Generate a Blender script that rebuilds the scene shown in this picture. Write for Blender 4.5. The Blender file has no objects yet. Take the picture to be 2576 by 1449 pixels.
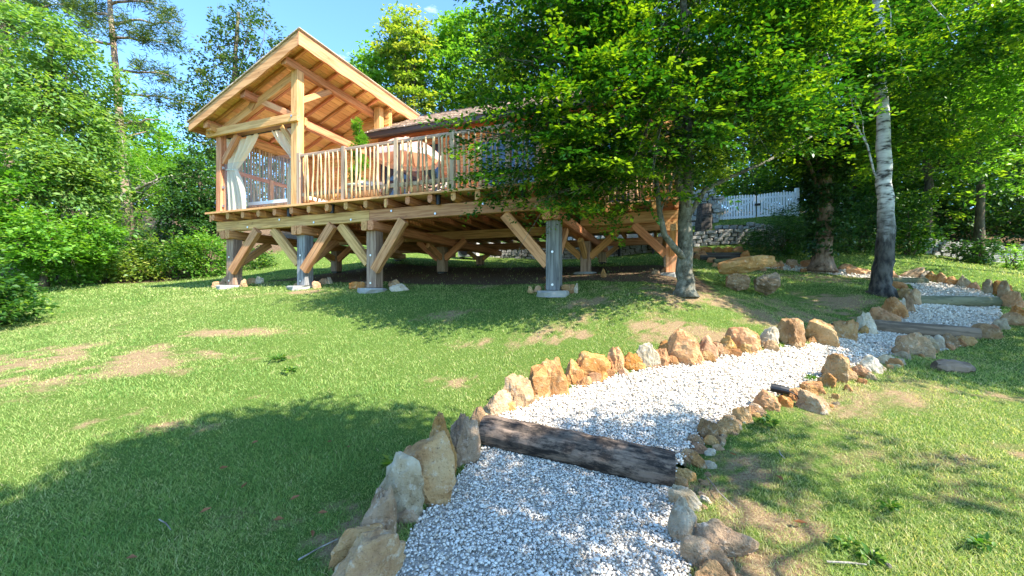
import bpy, math, random
import numpy as np
from mathutils import Vector, Matrix
S = bpy.context.scene
COL = S.collection
R = math.radians
random.seed(5)
# ------------------------------------------------------------------ camera, sky, sun, exposure
FOC = 1010.0; PW, PCX, PCY = 2576.0, 1288.0, 724.0
cam_d = bpy.data.cameras.new('camera'); cam = bpy.data.objects.new('camera', cam_d); COL.objects.link(cam)
cam_d.sensor_width = 36; cam_d.lens = 36*FOC/PW; cam_d.clip_start = 0.05; cam_d.clip_end = 600
cam.rotation_euler = (R(90), 0, 0)
S.camera = cam
AX, AY = 0.940, -0.341                      # along the cabin front, to the right
BX, BY = 0.341, 0.940                       # into the depth of the cabin
SUN_EL = R(47)
sx, sy = AX*0.972-BX*0.235, AY*0.972-BY*0.235
tosun = Vector((sx*math.cos(SUN_EL), sy*math.cos(SUN_EL), math.sin(SUN_EL))).normalized()
sun_d = bpy.data.lights.new('sun', 'SUN'); sun_d.energy = 4.7; sun_d.angle = R(0.53); sun_d.color = (1, .935, .82)
sun = bpy.data.objects.new('sun', sun_d); COL.objects.link(sun)
sun.rotation_euler = tosun.to_track_quat('Z', 'Y').to_euler(); sun.location = (20, -15, 30)
W = bpy.data.worlds.new('World'); S.world = W; W.use_nodes = True
wn, wl = W.node_tree.nodes, W.node_tree.links
bg = wn['Background']; bg.inputs[1].default_value = 0.15
sky = wn.new('ShaderNodeTexSky'); sky.sky_type = 'NISHITA'; sky.sun_disc = False
sky.sun_elevation = SUN_EL; sky.sun_rotation = math.atan2(sx, sy); sky.air_density = 1.0; sky.dust_density = 0.35; sky.ozone_density = 1.6
# small summer clouds, everywhere alike
tc = wn.new('ShaderNodeTexCoord'); nz = wn.new('ShaderNodeTexNoise'); mp = wn.new('ShaderNodeMapping')
mp.inputs['Scale'].default_value = (1, 1, 2.2); mp.inputs['Location'].default_value = (0.35, 0.15, 0)
nz.inputs['Scale'].default_value = 4.2; nz.inputs['Detail'].default_value = 7; nz.inputs['Roughness'].default_value = .62
rp = wn.new('ShaderNodeValToRGB'); rp.color_ramp.elements[0].position = .60; rp.color_ramp.elements[1].position = .80
mx = wn.new('ShaderNodeMix'); mx.data_type = 'RGBA'
wl.new(tc.outputs['Generated'], mp.inputs[0]); wl.new(mp.outputs[0], nz.inputs['Vector']); wl.new(nz.outputs[0], rp.inputs[0])
wl.new(rp.outputs[0], mx.inputs[0]); tn_ = wn.new('ShaderNodeMix'); tn_.data_type = 'RGBA'; tn_.blend_type = 'MULTIPLY'; tn_.inputs[0].default_value = 1; tn_.inputs[7].default_value = (.64, .89, 1.10, 1); wl.new(sky.outputs[0], tn_.inputs[6]); wl.new(tn_.outputs[2], mx.inputs[6]); mx.inputs[7].default_value = (6.5, 6.8, 7.2, 1)
wl.new(mx.outputs[2], bg.inputs[0])
S.view_settings.view_transform = 'Standard'; S.view_settings.look = 'None'
S.view_settings.exposure = 1.82; S.view_settings.gamma = 1; S.view_settings.use_curve_mapping = False
S.render.engine = 'CYCLES'
S.cycles.max_bounces = 7; S.cycles.diffuse_bounces = 4; S.cycles.transmission_bounces = 5; S.cycles.transparent_max_bounces = 8
S.cycles.sample_clamp_indirect = 4

# ------------------------------------------------------------------ helpers: tagging and meshes
def tag(o, label=None, cat=None, group=None, kind=None):
    if label: o['label'] = label
    if cat: o['category'] = cat
    if group: o['group'] = group
    if kind: o['kind'] = kind
    return o
def empty(name, loc=(0, 0, 0), rz=0, **k):
    o = bpy.data.objects.new(name, None); COL.objects.link(o); o.location = loc; o.rotation_euler = (0, 0, rz)
    o.empty_display_size = .2
    return tag(o, **k)
def link(name, me, mat=None, parent=None, smooth=False, **k):
    o = bpy.data.objects.new(name, me); COL.objects.link(o)
    if mat is not None and not me.materials: me.materials.append(mat)
    if parent is not None: o.parent = parent
    if smooth: me.polygons.foreach_set('use_smooth', [True]*len(me.polygons))
    return tag(o, **k)
def pyd(name, v, f):
    me = bpy.data.meshes.new(name); me.from_pydata([tuple(p) for p in v], [], f); me.update(); return me
def fast_mesh(name, V, F, attr=None):
    """V (n,3), F (m,k) arrays, all faces of k corners; attr: dict name -> per-vertex floats"""
    me = bpy.data.meshes.new(name); V = np.asarray(V, np.float32); F = np.asarray(F, np.int32)
    me.vertices.add(len(V)); me.vertices.foreach_set('co', V.ravel())
    k = F.shape[1]; me.loops.add(F.size); me.loops.foreach_set('vertex_index', F.ravel())
    me.polygons.add(len(F)); me.polygons.foreach_set('loop_start', np.arange(0, F.size, k, dtype=np.int32))
    me.update(calc_edges=True)
    for n, a in (attr or {}).items():
        me.attributes.new(n, 'FLOAT', 'POINT').data.foreach_set('value', np.asarray(a, np.float32))
    return me
class MB:
    def __init__(s): s.v = []; s.f = []
    def box(s, x0, x1, y0, y1, z0, z1):
        n = len(s.v); s.v += [(x, y, z) for x in (x0, x1) for y in (y0, y1) for z in (z0, z1)]
        s.f += [tuple(n+i for i in q) for q in ((0,1,3,2),(4,6,7,5),(0,4,5,1),(2,3,7,6),(0,2,6,4),(1,5,7,3))]
        return s
    def tube(s, pts, rad, n=8, cap=True, jit=0, rng=None):
        pts = [Vector(p) for p in pts]; b = len(s.v); ref = None
        for i, p in enumerate(pts):
            d = (pts[min(i+1, len(pts)-1)]-pts[max(i-1, 0)]).normalized()
            if ref is None: ref = Vector((0, 0, 1)) if abs(d.z) < .9 else Vector((1, 0, 0))
            x = (ref-d*ref.dot(d)).normalized(); ref = x; y = d.cross(x)
            r = rad[i] if hasattr(rad, '__len__') else rad
            for k in range(n):
                a = 2*math.pi*k/n; q = r*(1+(rng.uniform(-jit, jit) if jit else 0))
                s.v.append(tuple(p+x*math.cos(a)*q+y*math.sin(a)*q))
        for i in range(len(pts)-1):
            for k in range(n):
                a = b+i*n+k; c = b+i*n+(k+1) % n; s.f.append((a, c, c+n, a+n))
        if cap:
            s.f.append(tuple(b+k for k in range(n))[::-1]); e = b+(len(pts)-1)*n; s.f.append(tuple(e+k for k in range(n)))
        return s
    def build(s, name, mat, parent=None, smooth=False, **k):
        return link(name, pyd(name, s.v, s.f), mat, parent, smooth, **k)
def timber_mesh(L, w, h, c=.008, wav=0, seed=0):
    """a sawn timber along local X with chamfered long edges"""
    rng = random.Random(seed); v = []; f = []; n = 2 if not wav else max(3, int(L/.35)+1)
    for i in range(n):
        x = L*i/(n-1); e = rng.uniform(0, wav) if wav else 0
        a, b = w/2, h/2
        v += [(x, p, q) for p, q in ((-a+c, -b+e), (a-c, -b+e), (a, -b+c+e), (a, b-c), (a-c, b), (-a+c, b), (-a, b-c), (-a, -b+c+e))]
    for i in range(n-1):
        for k in range(8):
            a = i*8+k; b2 = i*8+(k+1) % 8; f.append((a, a+8, b2+8, b2))
    f.append(tuple(range(8))); f.append(tuple((n-1)*8+k for k in range(8))[::-1])
    return pyd('timber', v, f)
def frame_mat(p0, p1, up=(0, 0, 1)):
    p0, p1, up = Vector(p0), Vector(p1), Vector(up); x = (p1-p0).normalized()
    z = (up-x*up.dot(x)).normalized(); y = z.cross(x)
    return Matrix(((x.x, y.x, z.x, p0.x), (x.y, y.y, z.y, p0.y), (x.z, y.z, z.z, p0.z), (0, 0, 0, 1)))
CACHE = {}
def beam(name, p0, p1, w, h, mat, parent, up=(0, 0, 1), wav=0, c=.008, **k):
    L = round((Vector(p1)-Vector(p0)).length, 3); key = (L, w, h, wav, c, mat.name)
    if key not in CACHE or wav: CACHE[key] = timber_mesh(L, w, h, c, wav, len(bpy.data.objects))
    o = link(name, CACHE[key], mat, parent, **k); o.matrix_basis = frame_mat(p0, p1, up); return o

# ------------------------------------------------------------------ procedural materials
def nodes(name):
    m = bpy.data.materials.new(name); m.use_nodes = True; t = m.node_tree
    return m, t, t.nodes['Principled BSDF'], t.nodes['Material Output']
def N(t, typ, **k):
    n = t.nodes.new(typ)
    for a, b in k.items():
        if a.startswith('i_'): n.inputs[a[2:].replace('_', ' ')].default_value = b
        else: setattr(n, a, b)
    return n
def ramp(t, src, stops):
    r = N(t, 'ShaderNodeValToRGB'); e = r.color_ramp.elements
    while len(e) < len(stops): e.new(.5)
    for q, (p, c) in zip(e, stops): q.position = p; q.color = (*c, 1)
    t.links.new(src, r.inputs[0]); return r.outputs[0]
def mixc(t, fac, a, b, mode='MIX'):
    m = N(t, 'ShaderNodeMix', data_type='RGBA', blend_type=mode)
    for s, i in ((fac, 0), (a, 6), (b, 7)):
        if isinstance(s, (int, float)): m.inputs[i].default_value = s
        elif isinstance(s, tuple): m.inputs[i].default_value = (*s, 1)
        else: t.links.new(s, m.inputs[i])
    return m.outputs[2]
def math_(t, op, a, b=0.0):
    m = N(t, 'ShaderNodeMath', operation=op)
    for s, i in ((a, 0), (b, 1)):
        if isinstance(s, (int, float)): m.inputs[i].default_value = s
        else: t.links.new(s, m.inputs[i])
    return m.outputs[0]
def coords(t, scale=(1, 1, 1), rnd=True):
    c = N(t, 'ShaderNodeTexCoord'); m = N(t, 'ShaderNodeMapping'); m.inputs['Scale'].default_value = scale
    if rnd:
        o = N(t, 'ShaderNodeObjectInfo'); v = N(t, 'ShaderNodeVectorMath', operation='SCALE'); v.inputs[0].default_value = (37, 51, 23)
        t.links.new(o.outputs['Random'], v.inputs['Scale']); a = N(t, 'ShaderNodeVectorMath', operation='ADD')
        t.links.new(m.outputs[0], a.inputs[0]); t.links.new(v.outputs[0], a.inputs[1]); t.links.new(c.outputs['Object'], m.inputs[0])
        return a.outputs[0], o.outputs['Random']
    t.links.new(c.outputs['Object'], m.inputs[0]); return m.outputs[0], None
def noise(t, vec, scale, detail=4, rough=.55):
    n = N(t, 'ShaderNodeTexNoise'); n.inputs['Scale'].default_value = scale; n.inputs['Detail'].default_value = detail; n.inputs['Roughness'].default_value = rough
    if vec is not None: t.links.new(vec, n.inputs['Vector'])
    return n.outputs[0]
def bump(t, b, h, strength=.3, dist=.01):
    n = N(t, 'ShaderNodeBump'); n.inputs['Strength'].default_value = strength; n.inputs['Distance'].default_value = dist
    t.links.new(h, n.inputs['Height']); t.links.new(n.outputs[0], b.inputs['Normal'])
def wood(name, light, dark, rough=.65, grain=(1.0, 16, 16), var=.25, cracks=0.0, stain=None, spec=.25):
    m, t, b, o = nodes(name); v, r = coords(t, grain)
    g = noise(t, v, 1.6, 6, .6); v2, _ = coords(t, (grain[0]*.7, grain[1]*.25, grain[2]*.25)); g2 = noise(t, v2, 1.2, 2)
    c = ramp(t, g, ((.30, tuple(x*.8 for x in dark)), (.44, dark), (.54, light), (.75, tuple(min(1, x*1.15) for x in light))))
    c = mixc(t, math_(t, 'MULTIPLY', g2, .55), c, tuple((x+y)/2*.92 for x, y in zip(light, dark)))
    kv, _ = coords(t, (3.2, 7, 7)); k = N(t, 'ShaderNodeTexVoronoi'); k.inputs['Scale'].default_value = 1.0; t.links.new(kv, k.inputs['Vector'])
    kn = ramp(t, k.outputs['Distance'], ((.05, (1, 1, 1)), (.13, (0, 0, 0))))
    c = mixc(t, math_(t, 'MULTIPLY', kn, .55), c, tuple(x*.35 for x in dark))
    if cracks:
        cv, _ = coords(t, (.45, 26, 26)); cr = ramp(t, noise(t, cv, 1.3, 3), ((.66, (0, 0, 0)), (.70, (1, 1, 1))))
        c = mixc(t, math_(t, 'MULTIPLY', cr, cracks), c, (.02, .017, .014))
    if stain:
        sv, _ = coords(t, (2.6, 7, 7)); s = ramp(t, noise(t, sv, 1.7, 9, .78), ((stain[1], (0, 0, 0)), (stain[1]+.14, (1, 1, 1))))
        c = mixc(t, math_(t, 'MULTIPLY', s, .9), c, stain[0])
    h = N(t, 'ShaderNodeHueSaturation'); t.links.new(c, h.inputs['Color'])
    t.links.new(math_(t, 'ADD', math_(t, 'MULTIPLY', r, var), 1-var*.5), h.inputs['Value'])
    t.links.new(math_(t, 'ADD', math_(t, 'MULTIPLY', math_(t, 'FRACT', math_(t, 'MULTIPLY', r, 7.3)), .03), .485), h.inputs['Hue'])
    t.links.new(h.outputs[0], b.inputs['Base Color']); b.inputs['Roughness'].default_value = rough; b.inputs['Specular IOR Level'].default_value = spec
    bump(t, b, g, .25, .004); return m
def plain(name, col, rough=.6, metal=0, var=0.0, nscale=8, spec=.4):
    m, t, b, o = nodes(name); v, r = coords(t); n = noise(t, v, nscale, 4)
    c = mixc(t, math_(t, 'MULTIPLY', n, .6), col, tuple(x*(1-var) for x in col))
    t.links.new(c, b.inputs['Base Color']); b.inputs['Roughness'].default_value = rough; b.inputs['Metallic'].default_value = metal; b.inputs['Specular IOR Level'].default_value = spec
    return m
def rockmat(name, cols, sc=5, b_=.6):
    m, t, b, o = nodes(name); v, r = coords(t)
    n = noise(t, v, sc, 7, .65); n2 = noise(t, v, sc*3.3, 5, .7); n3 = noise(t, v, sc*.45, 3)
    c = ramp(t, n, ((.30, cols[0]), (.47, cols[1]), (.62, cols[2])))
    c = mixc(t, ramp(t, n2, ((.55, (0, 0, 0)), (.72, (1, 1, 1)))), c, cols[3])
    c = mixc(t, ramp(t, n3, ((.52, (0, 0, 0)), (.66, (.7, .7, .7)))), c, cols[0])
    n4 = noise(t, v, sc*9, 4, .75); c = mixc(t, ramp(t, n4, ((.30, (.75, .75, .75)), (.43, (0, 0, 0)))), c, tuple(x*.32 for x in cols[0]))
    h = N(t, 'ShaderNodeHueSaturation'); t.links.new(c, h.inputs['Color']); t.links.new(math_(t, 'ADD', math_(t, 'MULTIPLY', r, .4), .72), h.inputs['Value'])
    t.links.new(math_(t, 'ADD', math_(t, 'MULTIPLY', math_(t, 'FRACT', math_(t, 'MULTIPLY', r, 5.7)), .25), .80), h.inputs['Saturation'])
    t.links.new(h.outputs[0], b.inputs['Base Color']); b.inputs['Roughness'].default_value = .9; b.inputs['Specular IOR Level'].default_value = .2
    bump(t, b, math_(t, 'ADD', math_(t, 'ADD', n, math_(t, 'MULTIPLY', n2, .6)), math_(t, 'MULTIPLY', n4, .35)), 1.0, .035); return m
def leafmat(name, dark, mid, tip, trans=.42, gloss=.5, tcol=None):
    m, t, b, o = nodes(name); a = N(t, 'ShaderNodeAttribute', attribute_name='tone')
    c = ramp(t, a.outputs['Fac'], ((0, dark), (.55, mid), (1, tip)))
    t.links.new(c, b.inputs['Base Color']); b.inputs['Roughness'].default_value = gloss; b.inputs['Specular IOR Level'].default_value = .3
    tr = N(t, 'ShaderNodeBsdfTranslucent'); ms = N(t, 'ShaderNodeMixShader'); ms.inputs[0].default_value = trans
    tc_ = mixc(t, 1.0, c, tcol or (2.0, 2.0, .55), 'MULTIPLY'); t.links.new(tc_, tr.inputs[0])
    t.links.new(b.outputs[0], ms.inputs[1]); t.links.new(tr.outputs[0], ms.inputs[2]); t.links.new(ms.outputs[0], o.inputs[0]); return m
M = {}
M['fir'] = wood('fir_timber', (.68, .345, .15), (.50, .215, .08))
M['beamwood'] = wood('beam_timber', (.58, .315, .135), (.38, .175, .065), cracks=.5)
M['orange'] = wood('orange_timber', (.60, .285, .12), (.40, .165, .06))
M['plank'] = wood('plank_timber', (.80, .40, .15), (.58, .25, .075), var=.3)
M['ceil'] = wood('ceiling_timber', (.84, .52, .20), (.74, .41, .13), var=.16)
M['grey'] = wood('weathered_timber', (.27, .27, .265), (.13, .13, .13), cracks=.9, rough=.8)
M['greybrown'] = wood('half_weathered_timber', (.36, .26, .17), (.20, .135, .085), cracks=.8, rough=.8)
M['newel'] = wood('newel_timber', (.50, .34, .23), (.33, .21, .13))
M['stick'] = wood('peeled_branch', (.64, .43, .225), (.40, .245, .12), grain=(9, 9, 2.2), var=.4)
M['pole'] = wood('screen_pole', (.56, .40, .22), (.30, .20, .10), grain=(9, 9, 2.2), var=.5)
M['deck'] = wood('deck_timber', (.60, .37, .20), (.42, .23, .11))
M['shingle'] = wood('shingle_timber', (.64, .50, .38), (.36, .26, .18), var=.55, rough=.85)
M['log1'] = wood('old_log', (.23, .17, .115), (.085, .065, .045), rough=.85, grain=(.8, 12, 12), cracks=.9, stain=((.010, .009, .008), .43), var=.05)
M['log2'] = wood('path_log', (.26, .19, .125), (.12, .09, .06), rough=.85, grain=(.8, 10, 10), cracks=.8, var=.2)
M['log3'] = wood('green_log', (.17, .165, .09), (.09, .095, .05), rough=.85, grain=(.8, 8, 8), cracks=.2, var=.1)
M['log4'] = wood('dark_log', (.10, .085, .07), (.03, .028, .026), rough=.85, grain=(.8, 8, 8), cracks=.5, var=.1)
M['white'] = plain('white_paint', (.84, .86, .89), .5, var=.08)
M['black'] = plain('black_metal', (.012, .012, .014), .45)
M['steel'] = plain('steel', (.55, .55, .55), .35, metal=1)
M['gutter'] = plain('brown_gutter', (.075, .05, .042), .4, var=.2)
M['sage'] = plain('sage_pot', (.30, .36, .29), .55, var=.15)
M['cream'] = plain('cream_cloth', (.72, .66, .53), .9, var=.1, spec=.1)
M['tubwhite'] = plain('tub_shell', (.80, .82, .84), .3)
M['pink'] = plain('pink_cloth', (.70, .42, .32), .9, var=.12, spec=.1)
M['fringe'] = plain('fringe_cloth', (.78, .66, .60), .9, spec=.1)
M['concrete'] = plain('concrete', (.36, .345, .31), .9, var=.45, nscale=14)
M['bluegrey'] = plain('blue_cloth', (.16, .20, .30), .9)
M['paleplastic'] = plain('pale_casing', (.42, .42, .40), .5, var=.2)
M['rock'] = rockmat('tan_rock', ((.25, .115, .036), (.43, .235, .082), (.49, .31, .135), (.60, .47, .31)))
M['rust'] = rockmat('orange_rock', ((.30, .12, .035), (.47, .205, .06), (.51, .27, .10), (.60, .41, .23)))
M['pale'] = rockmat('pale_rock', ((.28, .185, .09), (.49, .385, .24), (.58, .49, .35), (.68, .62, .50)))
M['brownrock'] = rockmat('brown_rock', ((.18, .10, .045), (.33, .20, .095), (.43, .28, .15), (.58, .46, .33)))
M['wallstone'] = rockmat('wall_stone', ((.22, .20, .17), (.42, .40, .36), (.56, .54, .50), (.64, .63, .60)))
m, t, b, o = nodes('cloth_sheer'); b.inputs['Base Color'].default_value = (.80, .70, .53, 1); b.inputs['Roughness'].default_value = .95; b.inputs['Specular IOR Level'].default_value = .05
tr = N(t, 'ShaderNodeBsdfTranslucent'); tr.inputs[0].default_value = (.82, .70, .50, 1); ms = N(t, 'ShaderNodeMixShader'); ms.inputs[0].default_value = .35
t.links.new(b.outputs[0], ms.inputs[1]); t.links.new(tr.outputs[0], ms.inputs[2]); t.links.new(ms.outputs[0], o.inputs[0]); M['curtain'] = m
m, t, b, o = nodes('canopy_cloth'); b.inputs['Base Color'].default_value = (.66, .40, .31, 1); b.inputs['Roughness'].default_value = .95
tr = N(t, 'ShaderNodeBsdfTranslucent'); tr.inputs[0].default_value = (.75, .36, .20, 1); ms = N(t, 'ShaderNodeMixShader'); ms.inputs[0].default_value = .45
t.links.new(b.outputs[0], ms.inputs[1]); t.links.new(tr.outputs[0], ms.inputs[2]); t.links.new(ms.outputs[0], o.inputs[0]); M['canopy'] = m
m, t, b, o = nodes('clear_glass'); g = N(t, 'ShaderNodeBsdfGlossy'); g.inputs['Roughness'].default_value = .02; tr = N(t, 'ShaderNodeBsdfTransparent'); tr.inputs[0].default_value = (.93, .96, .96, 1)
fr = N(t, 'ShaderNodeLayerWeight'); ms = N(t, 'ShaderNodeMixShader'); t.links.new(math_(t, 'ADD', math_(t, 'MULTIPLY', math_(t, 'POWER', fr.outputs['Facing'], 5.0), .4), .02), ms.inputs[0]); t.links.new(tr.outputs[0], ms.inputs[1]); t.links.new(g.outputs[0], ms.inputs[2]); t.links.new(ms.outputs[0], o.inputs[0]); M['glass'] = m
m, t, b, o = nodes('window_glass'); b.inputs['Base Color'].default_value = (.05, .06, .08, 1); b.inputs['Roughness'].default_value = .03; b.inputs['Specular IOR Level'].default_value = 1.0; b.inputs['Metallic'].default_value = .35; M['pane'] = m
def barkmat(name, cols, scale, zs=.35, b_=.8):
    m, t, b, o = nodes(name); v, r = coords(t, (1, 1, zs), False); n = noise(t, v, scale, 6, .65); n2 = noise(t, v, scale*.3, 4)
    c = ramp(t, n, ((.36, cols[0]), (.52, cols[1]), (.68, cols[2]))); c = mixc(t, ramp(t, n2, ((.5, (0, 0, 0)), (.66, (.8, .8, .8)))), c, cols[3])
    t.links.new(c, b.inputs['Base Color']); b.inputs['Roughness'].default_value = .95; b.inputs['Specular IOR Level'].default_value = .1; bump(t, b, n, b_, .03); return m
M['bark_pine'] = barkmat('pine_bark', ((.10, .07, .05), (.26, .185, .13), (.38, .28, .20), (.34, .25, .19)), 9)
M['bark_horn'] = barkmat('hornbeam_bark', ((.05, .045, .035), (.13, .12, .09), (.25, .24, .20), (.20, .19, .15)), 13, .8)
M['bark_dark'] = barkmat('dark_bark', ((.035, .028, .02), (.10, .08, .055), (.16, .13, .09), (.12, .12, .06)), 8)
M['bark_ivy'] = barkmat('rough_bark', ((.06, .042, .03), (.22, .155, .11), (.34, .26, .20), (.18, .13, .10)), 11)
M['bark_pale'] = barkmat('pale_bark', ((.12, .10, .08), (.28, .25, .2), (.40, .37, .31), (.3, .28, .22)), 10)
# birch: white with dark scars, black fissured foot
m, t, b, o = nodes('birch_bark'); v, r = coords(t, (1, 1, 3.2), False); n = noise(t, v, 4.5, 5, .6); v2, _ = coords(t, (1, 1, .45), False); n2 = noise(t, v2, 9, 5, .6)
c = ramp(t, n, ((.37, (.05, .046, .042)), (.45, (.30, .29, .27)), (.52, (.52, .51, .48)), (.7, (.66, .65, .62))))
sp = N(t, 'ShaderNodeSeparateXYZ'); cc = N(t, 'ShaderNodeTexCoord'); t.links.new(cc.outputs['Object'], sp.inputs[0])
n5 = noise(t, v2, 2.6, 5, .7); foot = ramp(t, math_(t, 'ADD', math_(t, 'MULTIPLY', sp.outputs[2], .8), math_(t, 'ADD', math_(t, 'MULTIPLY', n5, -1.35), math_(t, 'MULTIPLY', n2, -.6))), ((0, (1, 1, 1)), (.5, (0, 0, 0))))
c = mixc(t, foot, c, ramp(t, n2, ((.4, (.012, .011, .01)), (.62, (.10, .09, .075)))))
t.links.new(c, b.inputs['Base Color']); b.inputs['Roughness'].default_value = .9; bump(t, b, n2, .8, .03); M['bark_birch'] = m
L1 = leafmat('hornbeam_leaf', (.010, .050, .008), (.030, .115, .011), (.21, .32, .015), .30, .38)
L2 = leafmat('lime_leaf', (.075, .17, .04), (.14, .25, .06), (.28, .35, .11), .40, .45)
L3 = leafmat('woodland_leaf', (.018, .066, .011), (.048, .128, .018), (.19, .28, .03), .36, .45)
L4 = leafmat('dark_leaf', (.018, .055, .016), (.035, .095, .024), (.06, .13, .03), .28, .4)
L5 = leafmat('yellow_leaf', (.09, .18, .03), (.18, .26, .045), (.32, .33, .07), .42, .5)
L6 = leafmat('maple_leaf', (.030, .080, .035), (.06, .12, .04), (.13, .13, .05), .35, .45)
L7 = leafmat('pine_needle', (.05, .10, .03), (.09, .15, .045), (.17, .19, .06), .25, .5)
L8 = leafmat('bright_leaf', (.06, .17, .02), (.11, .25, .03), (.20, .33, .05), .42, .45)
L9 = leafmat('ivy_leaf', (.014, .045, .016), (.03, .08, .025), (.06, .12, .03), .2, .3)
GR = leafmat('grass_blade', (.13, .27, .055), (.345, .415, .13), (.62, .51, .29), .42, .6, (1.35, 1.35, .7))
DRY = leafmat('dry_leaf', (.28, .12, .05), (.40, .20, .09), (.5, .3, .15), .3, .6, (1, 1, 1))
# ------------------------------------------------------------------ the lie of the land
def cp(x, y, Z): return ((x-PCX)/FOC*Z, Z, (PCY-y)/FOC*Z)
CPS = [(0, 0, -1.62), (0, -4, -2.2), (6, -4, -2.2), (-6, -4, -2.2), (-5, 0, -1.75), (5, 0, -1.62),
  cp(1365,1449,2.09), cp(1225,1130,3.5), cp(1690,1235,3.0), cp(1700,980,4.23), cp(2330,845,6.3), cp(2410,768,7.9), cp(2290,713,9.3),
  cp(2215,740,7.9), cp(1880,742,7.6), cp(1725,745,6.7), cp(1394,735,7.2), cp(943,728,8.53), cp(768,722,9.19), cp(590,720,9.98),
  cp(1469,688,10.37), cp(1111,687,11.8), cp(1690,690,8.48), cp(1216,668,15), cp(2070,683,11), cp(1820,660,12.5), cp(1810,622,13.9), cp(1810,588,15.2),
  cp(100,733,10.5), cp(250,715,12), cp(400,700,13.5), cp(640,690,14.5), cp(325,612,18), cp(400,560,23),
  cp(0,830,7), cp(0,1449,2.1), cp(2576,1449,2.0), cp(2576,950,4.6), cp(2390,925,4.8), cp(2560,800,6.6), cp(2500,700,9.5), cp(2400,650,13), cp(2576,660,13),
  cp(1797,556,20), cp(1998,543,18), cp(1760,578,18), cp(1500,634,18), cp(1288,636,18), cp(1000,640,18), cp(700,650,18),
  cp(500,900,5.0), cp(900,850,6.0),
  (-30, 20, 3.5), (30, 20, 3.2), (0, 40, 7), (-30, 45, 9), (35, 45, 9), (60, 0, .5), (-60, 0, -1), (0, -20, -4), (0, 85, 16), (70, 80, 16), (-70, 80, 16), (-80, 30, 4), (80, 30, 5)]
CPA = np.array(CPS)
def _ker(d): return np.sqrt(d*d+.8)
_D = np.hypot(CPA[:, None, 0]-CPA[None, :, 0], CPA[:, None, 1]-CPA[None, :, 1])
_n = len(CPA); _A = np.zeros((_n+3, _n+3)); _A[:_n, :_n] = _ker(_D)-np.eye(_n)*.02
_P = np.c_[np.ones(_n), CPA[:, :2]]; _A[:_n, _n:] = _P; _A[_n:, :_n] = _P.T
_W = np.linalg.solve(_A, np.r_[CPA[:, 2], 0, 0, 0])
def H(x, y):
    x = np.asarray(x, float); y = np.asarray(y, float); sh = np.broadcast(x, y).shape
    xf = np.broadcast_to(x, sh).ravel(); yf = np.broadcast_to(y, sh).ravel(); out = np.empty(xf.size)
    for i in range(0, xf.size, 40000):
        a = xf[i:i+40000]; c = yf[i:i+40000]
        d = _ker(np.hypot(a[:, None]-CPA[None, :, 0], c[:, None]-CPA[None, :, 1]))
        out[i:i+40000] = d@_W[:_n]+_W[_n]+_W[_n+1]*a+_W[_n+2]*c
    return out.reshape(sh)
_ZS = np.arange(1.0, 60, .01)
def at(x, y):
    """the point of the ground that the photograph shows at (x, y)"""
    X = (x-PCX)/FOC*_ZS; zz = (PCY-y)/FOC*_ZS; g = zz-H(X, _ZS)
    k = np.argmax(g <= 0) if (g <= 0).any() else len(_ZS)-1
    return Vector((float(X[k]), float(_ZS[k]), float(H(X[k], _ZS[k]))))
PAIRS = [((860,1640),(1742,1640)), ((985,1449),(1742,1449)), ((1050,1300),(1728,1350)), ((1215,1122),(1688,1228)), ((1265,1050),(1745,1140)), ((1390,990),(1830,1065)),
  ((1530,948),(1920,1010)), ((1700,915),(2030,970)), ((1900,884),(2110,935)), ((2050,864),(2240,895)), ((2200,830),(2450,850)), ((2260,797),(2520,815)),
  ((2302,766),(2517,768)), ((2312,738),(2490,735)), ((2290,716),(2400,714)), ((2250,711),(2330,708)), ((2190,700),(2250,694)), ((2080,688),(2120,676)), ((1955,676),(1990,664)), ((1850,668),(1895,657)), ((1790,652),(1872,643))]
PL = np.array([at(*a)[:] for a, _ in PAIRS]); PR = np.array([at(*c)[:] for _, c in PAIRS])
def resample(P, m):
    t = np.linspace(0, len(P)-1, m); i = np.clip(t.astype(int), 0, len(P)-2); f = (t-i)[:, None]; return P[i]*(1-f)+P[i+1]*f
PLs, PRs = resample(PL, 161), resample(PR, 161)
POLY = np.r_[PLs[:, :2], PRs[::-1, :2]]
def inside(x, y, poly=POLY, grow=0):
    x = np.asarray(x); y = np.asarray(y); c = np.zeros(x.shape, bool); px, py = poly[:, 0], poly[:, 1]; j = len(poly)-1
    for i in range(len(poly)):
        with np.errstate(divide='ignore', invalid='ignore'):
            c ^= ((py[i] > y) != (py[j] > y)) & (x < (px[j]-px[i])*(y-py[i])/(py[j]-py[i]+1e-12)+px[i])
        j = i
    return c
LOGS = [((1212,1118),(1690,1228)), ((2205,830),(2462,852)), ((2300,767),(2519,769)), ((2236,712),(2328,713))]
LOGW = [(at(*a), at(*c)) for a, c in LOGS]
def step(x, y):
    """gravel is heaped a little behind every log"""
    z = np.zeros(np.shape(x))
    for (a, c), h in zip(LOGW, (.10, .07, .09, .06)):
        d = (c-a).to_2d(); L = d.length; d = d/L; n = Vector((-d.y, d.x))
        s = (x-a.x)*n.x+(y-a.y)*n.y; u = ((x-a.x)*d.x+(y-a.y)*d.y)/L
        z = np.maximum(z, np.where((s > .0) & (u > -.15) & (u < 1.15), h*np.exp(-np.maximum(s-.12, 0)/.5)*np.clip(s/.1, 0, 1), 0))
    return z
def vnoise(x, y, s, seed=0):
    r = np.random.default_rng(seed); v = np.zeros(np.shape(x))
    for k in range(7):
        a = r.uniform(0, 6.28); w = s*r.uniform(.6, 1.9); v = v+np.sin(x*math.cos(a)*w+y*math.sin(a)*w+r.uniform(0, 6.28)+1.3*np.sin(x*.7*w*math.sin(a)-y*.7*w*math.cos(a)))
    return v/7
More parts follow.
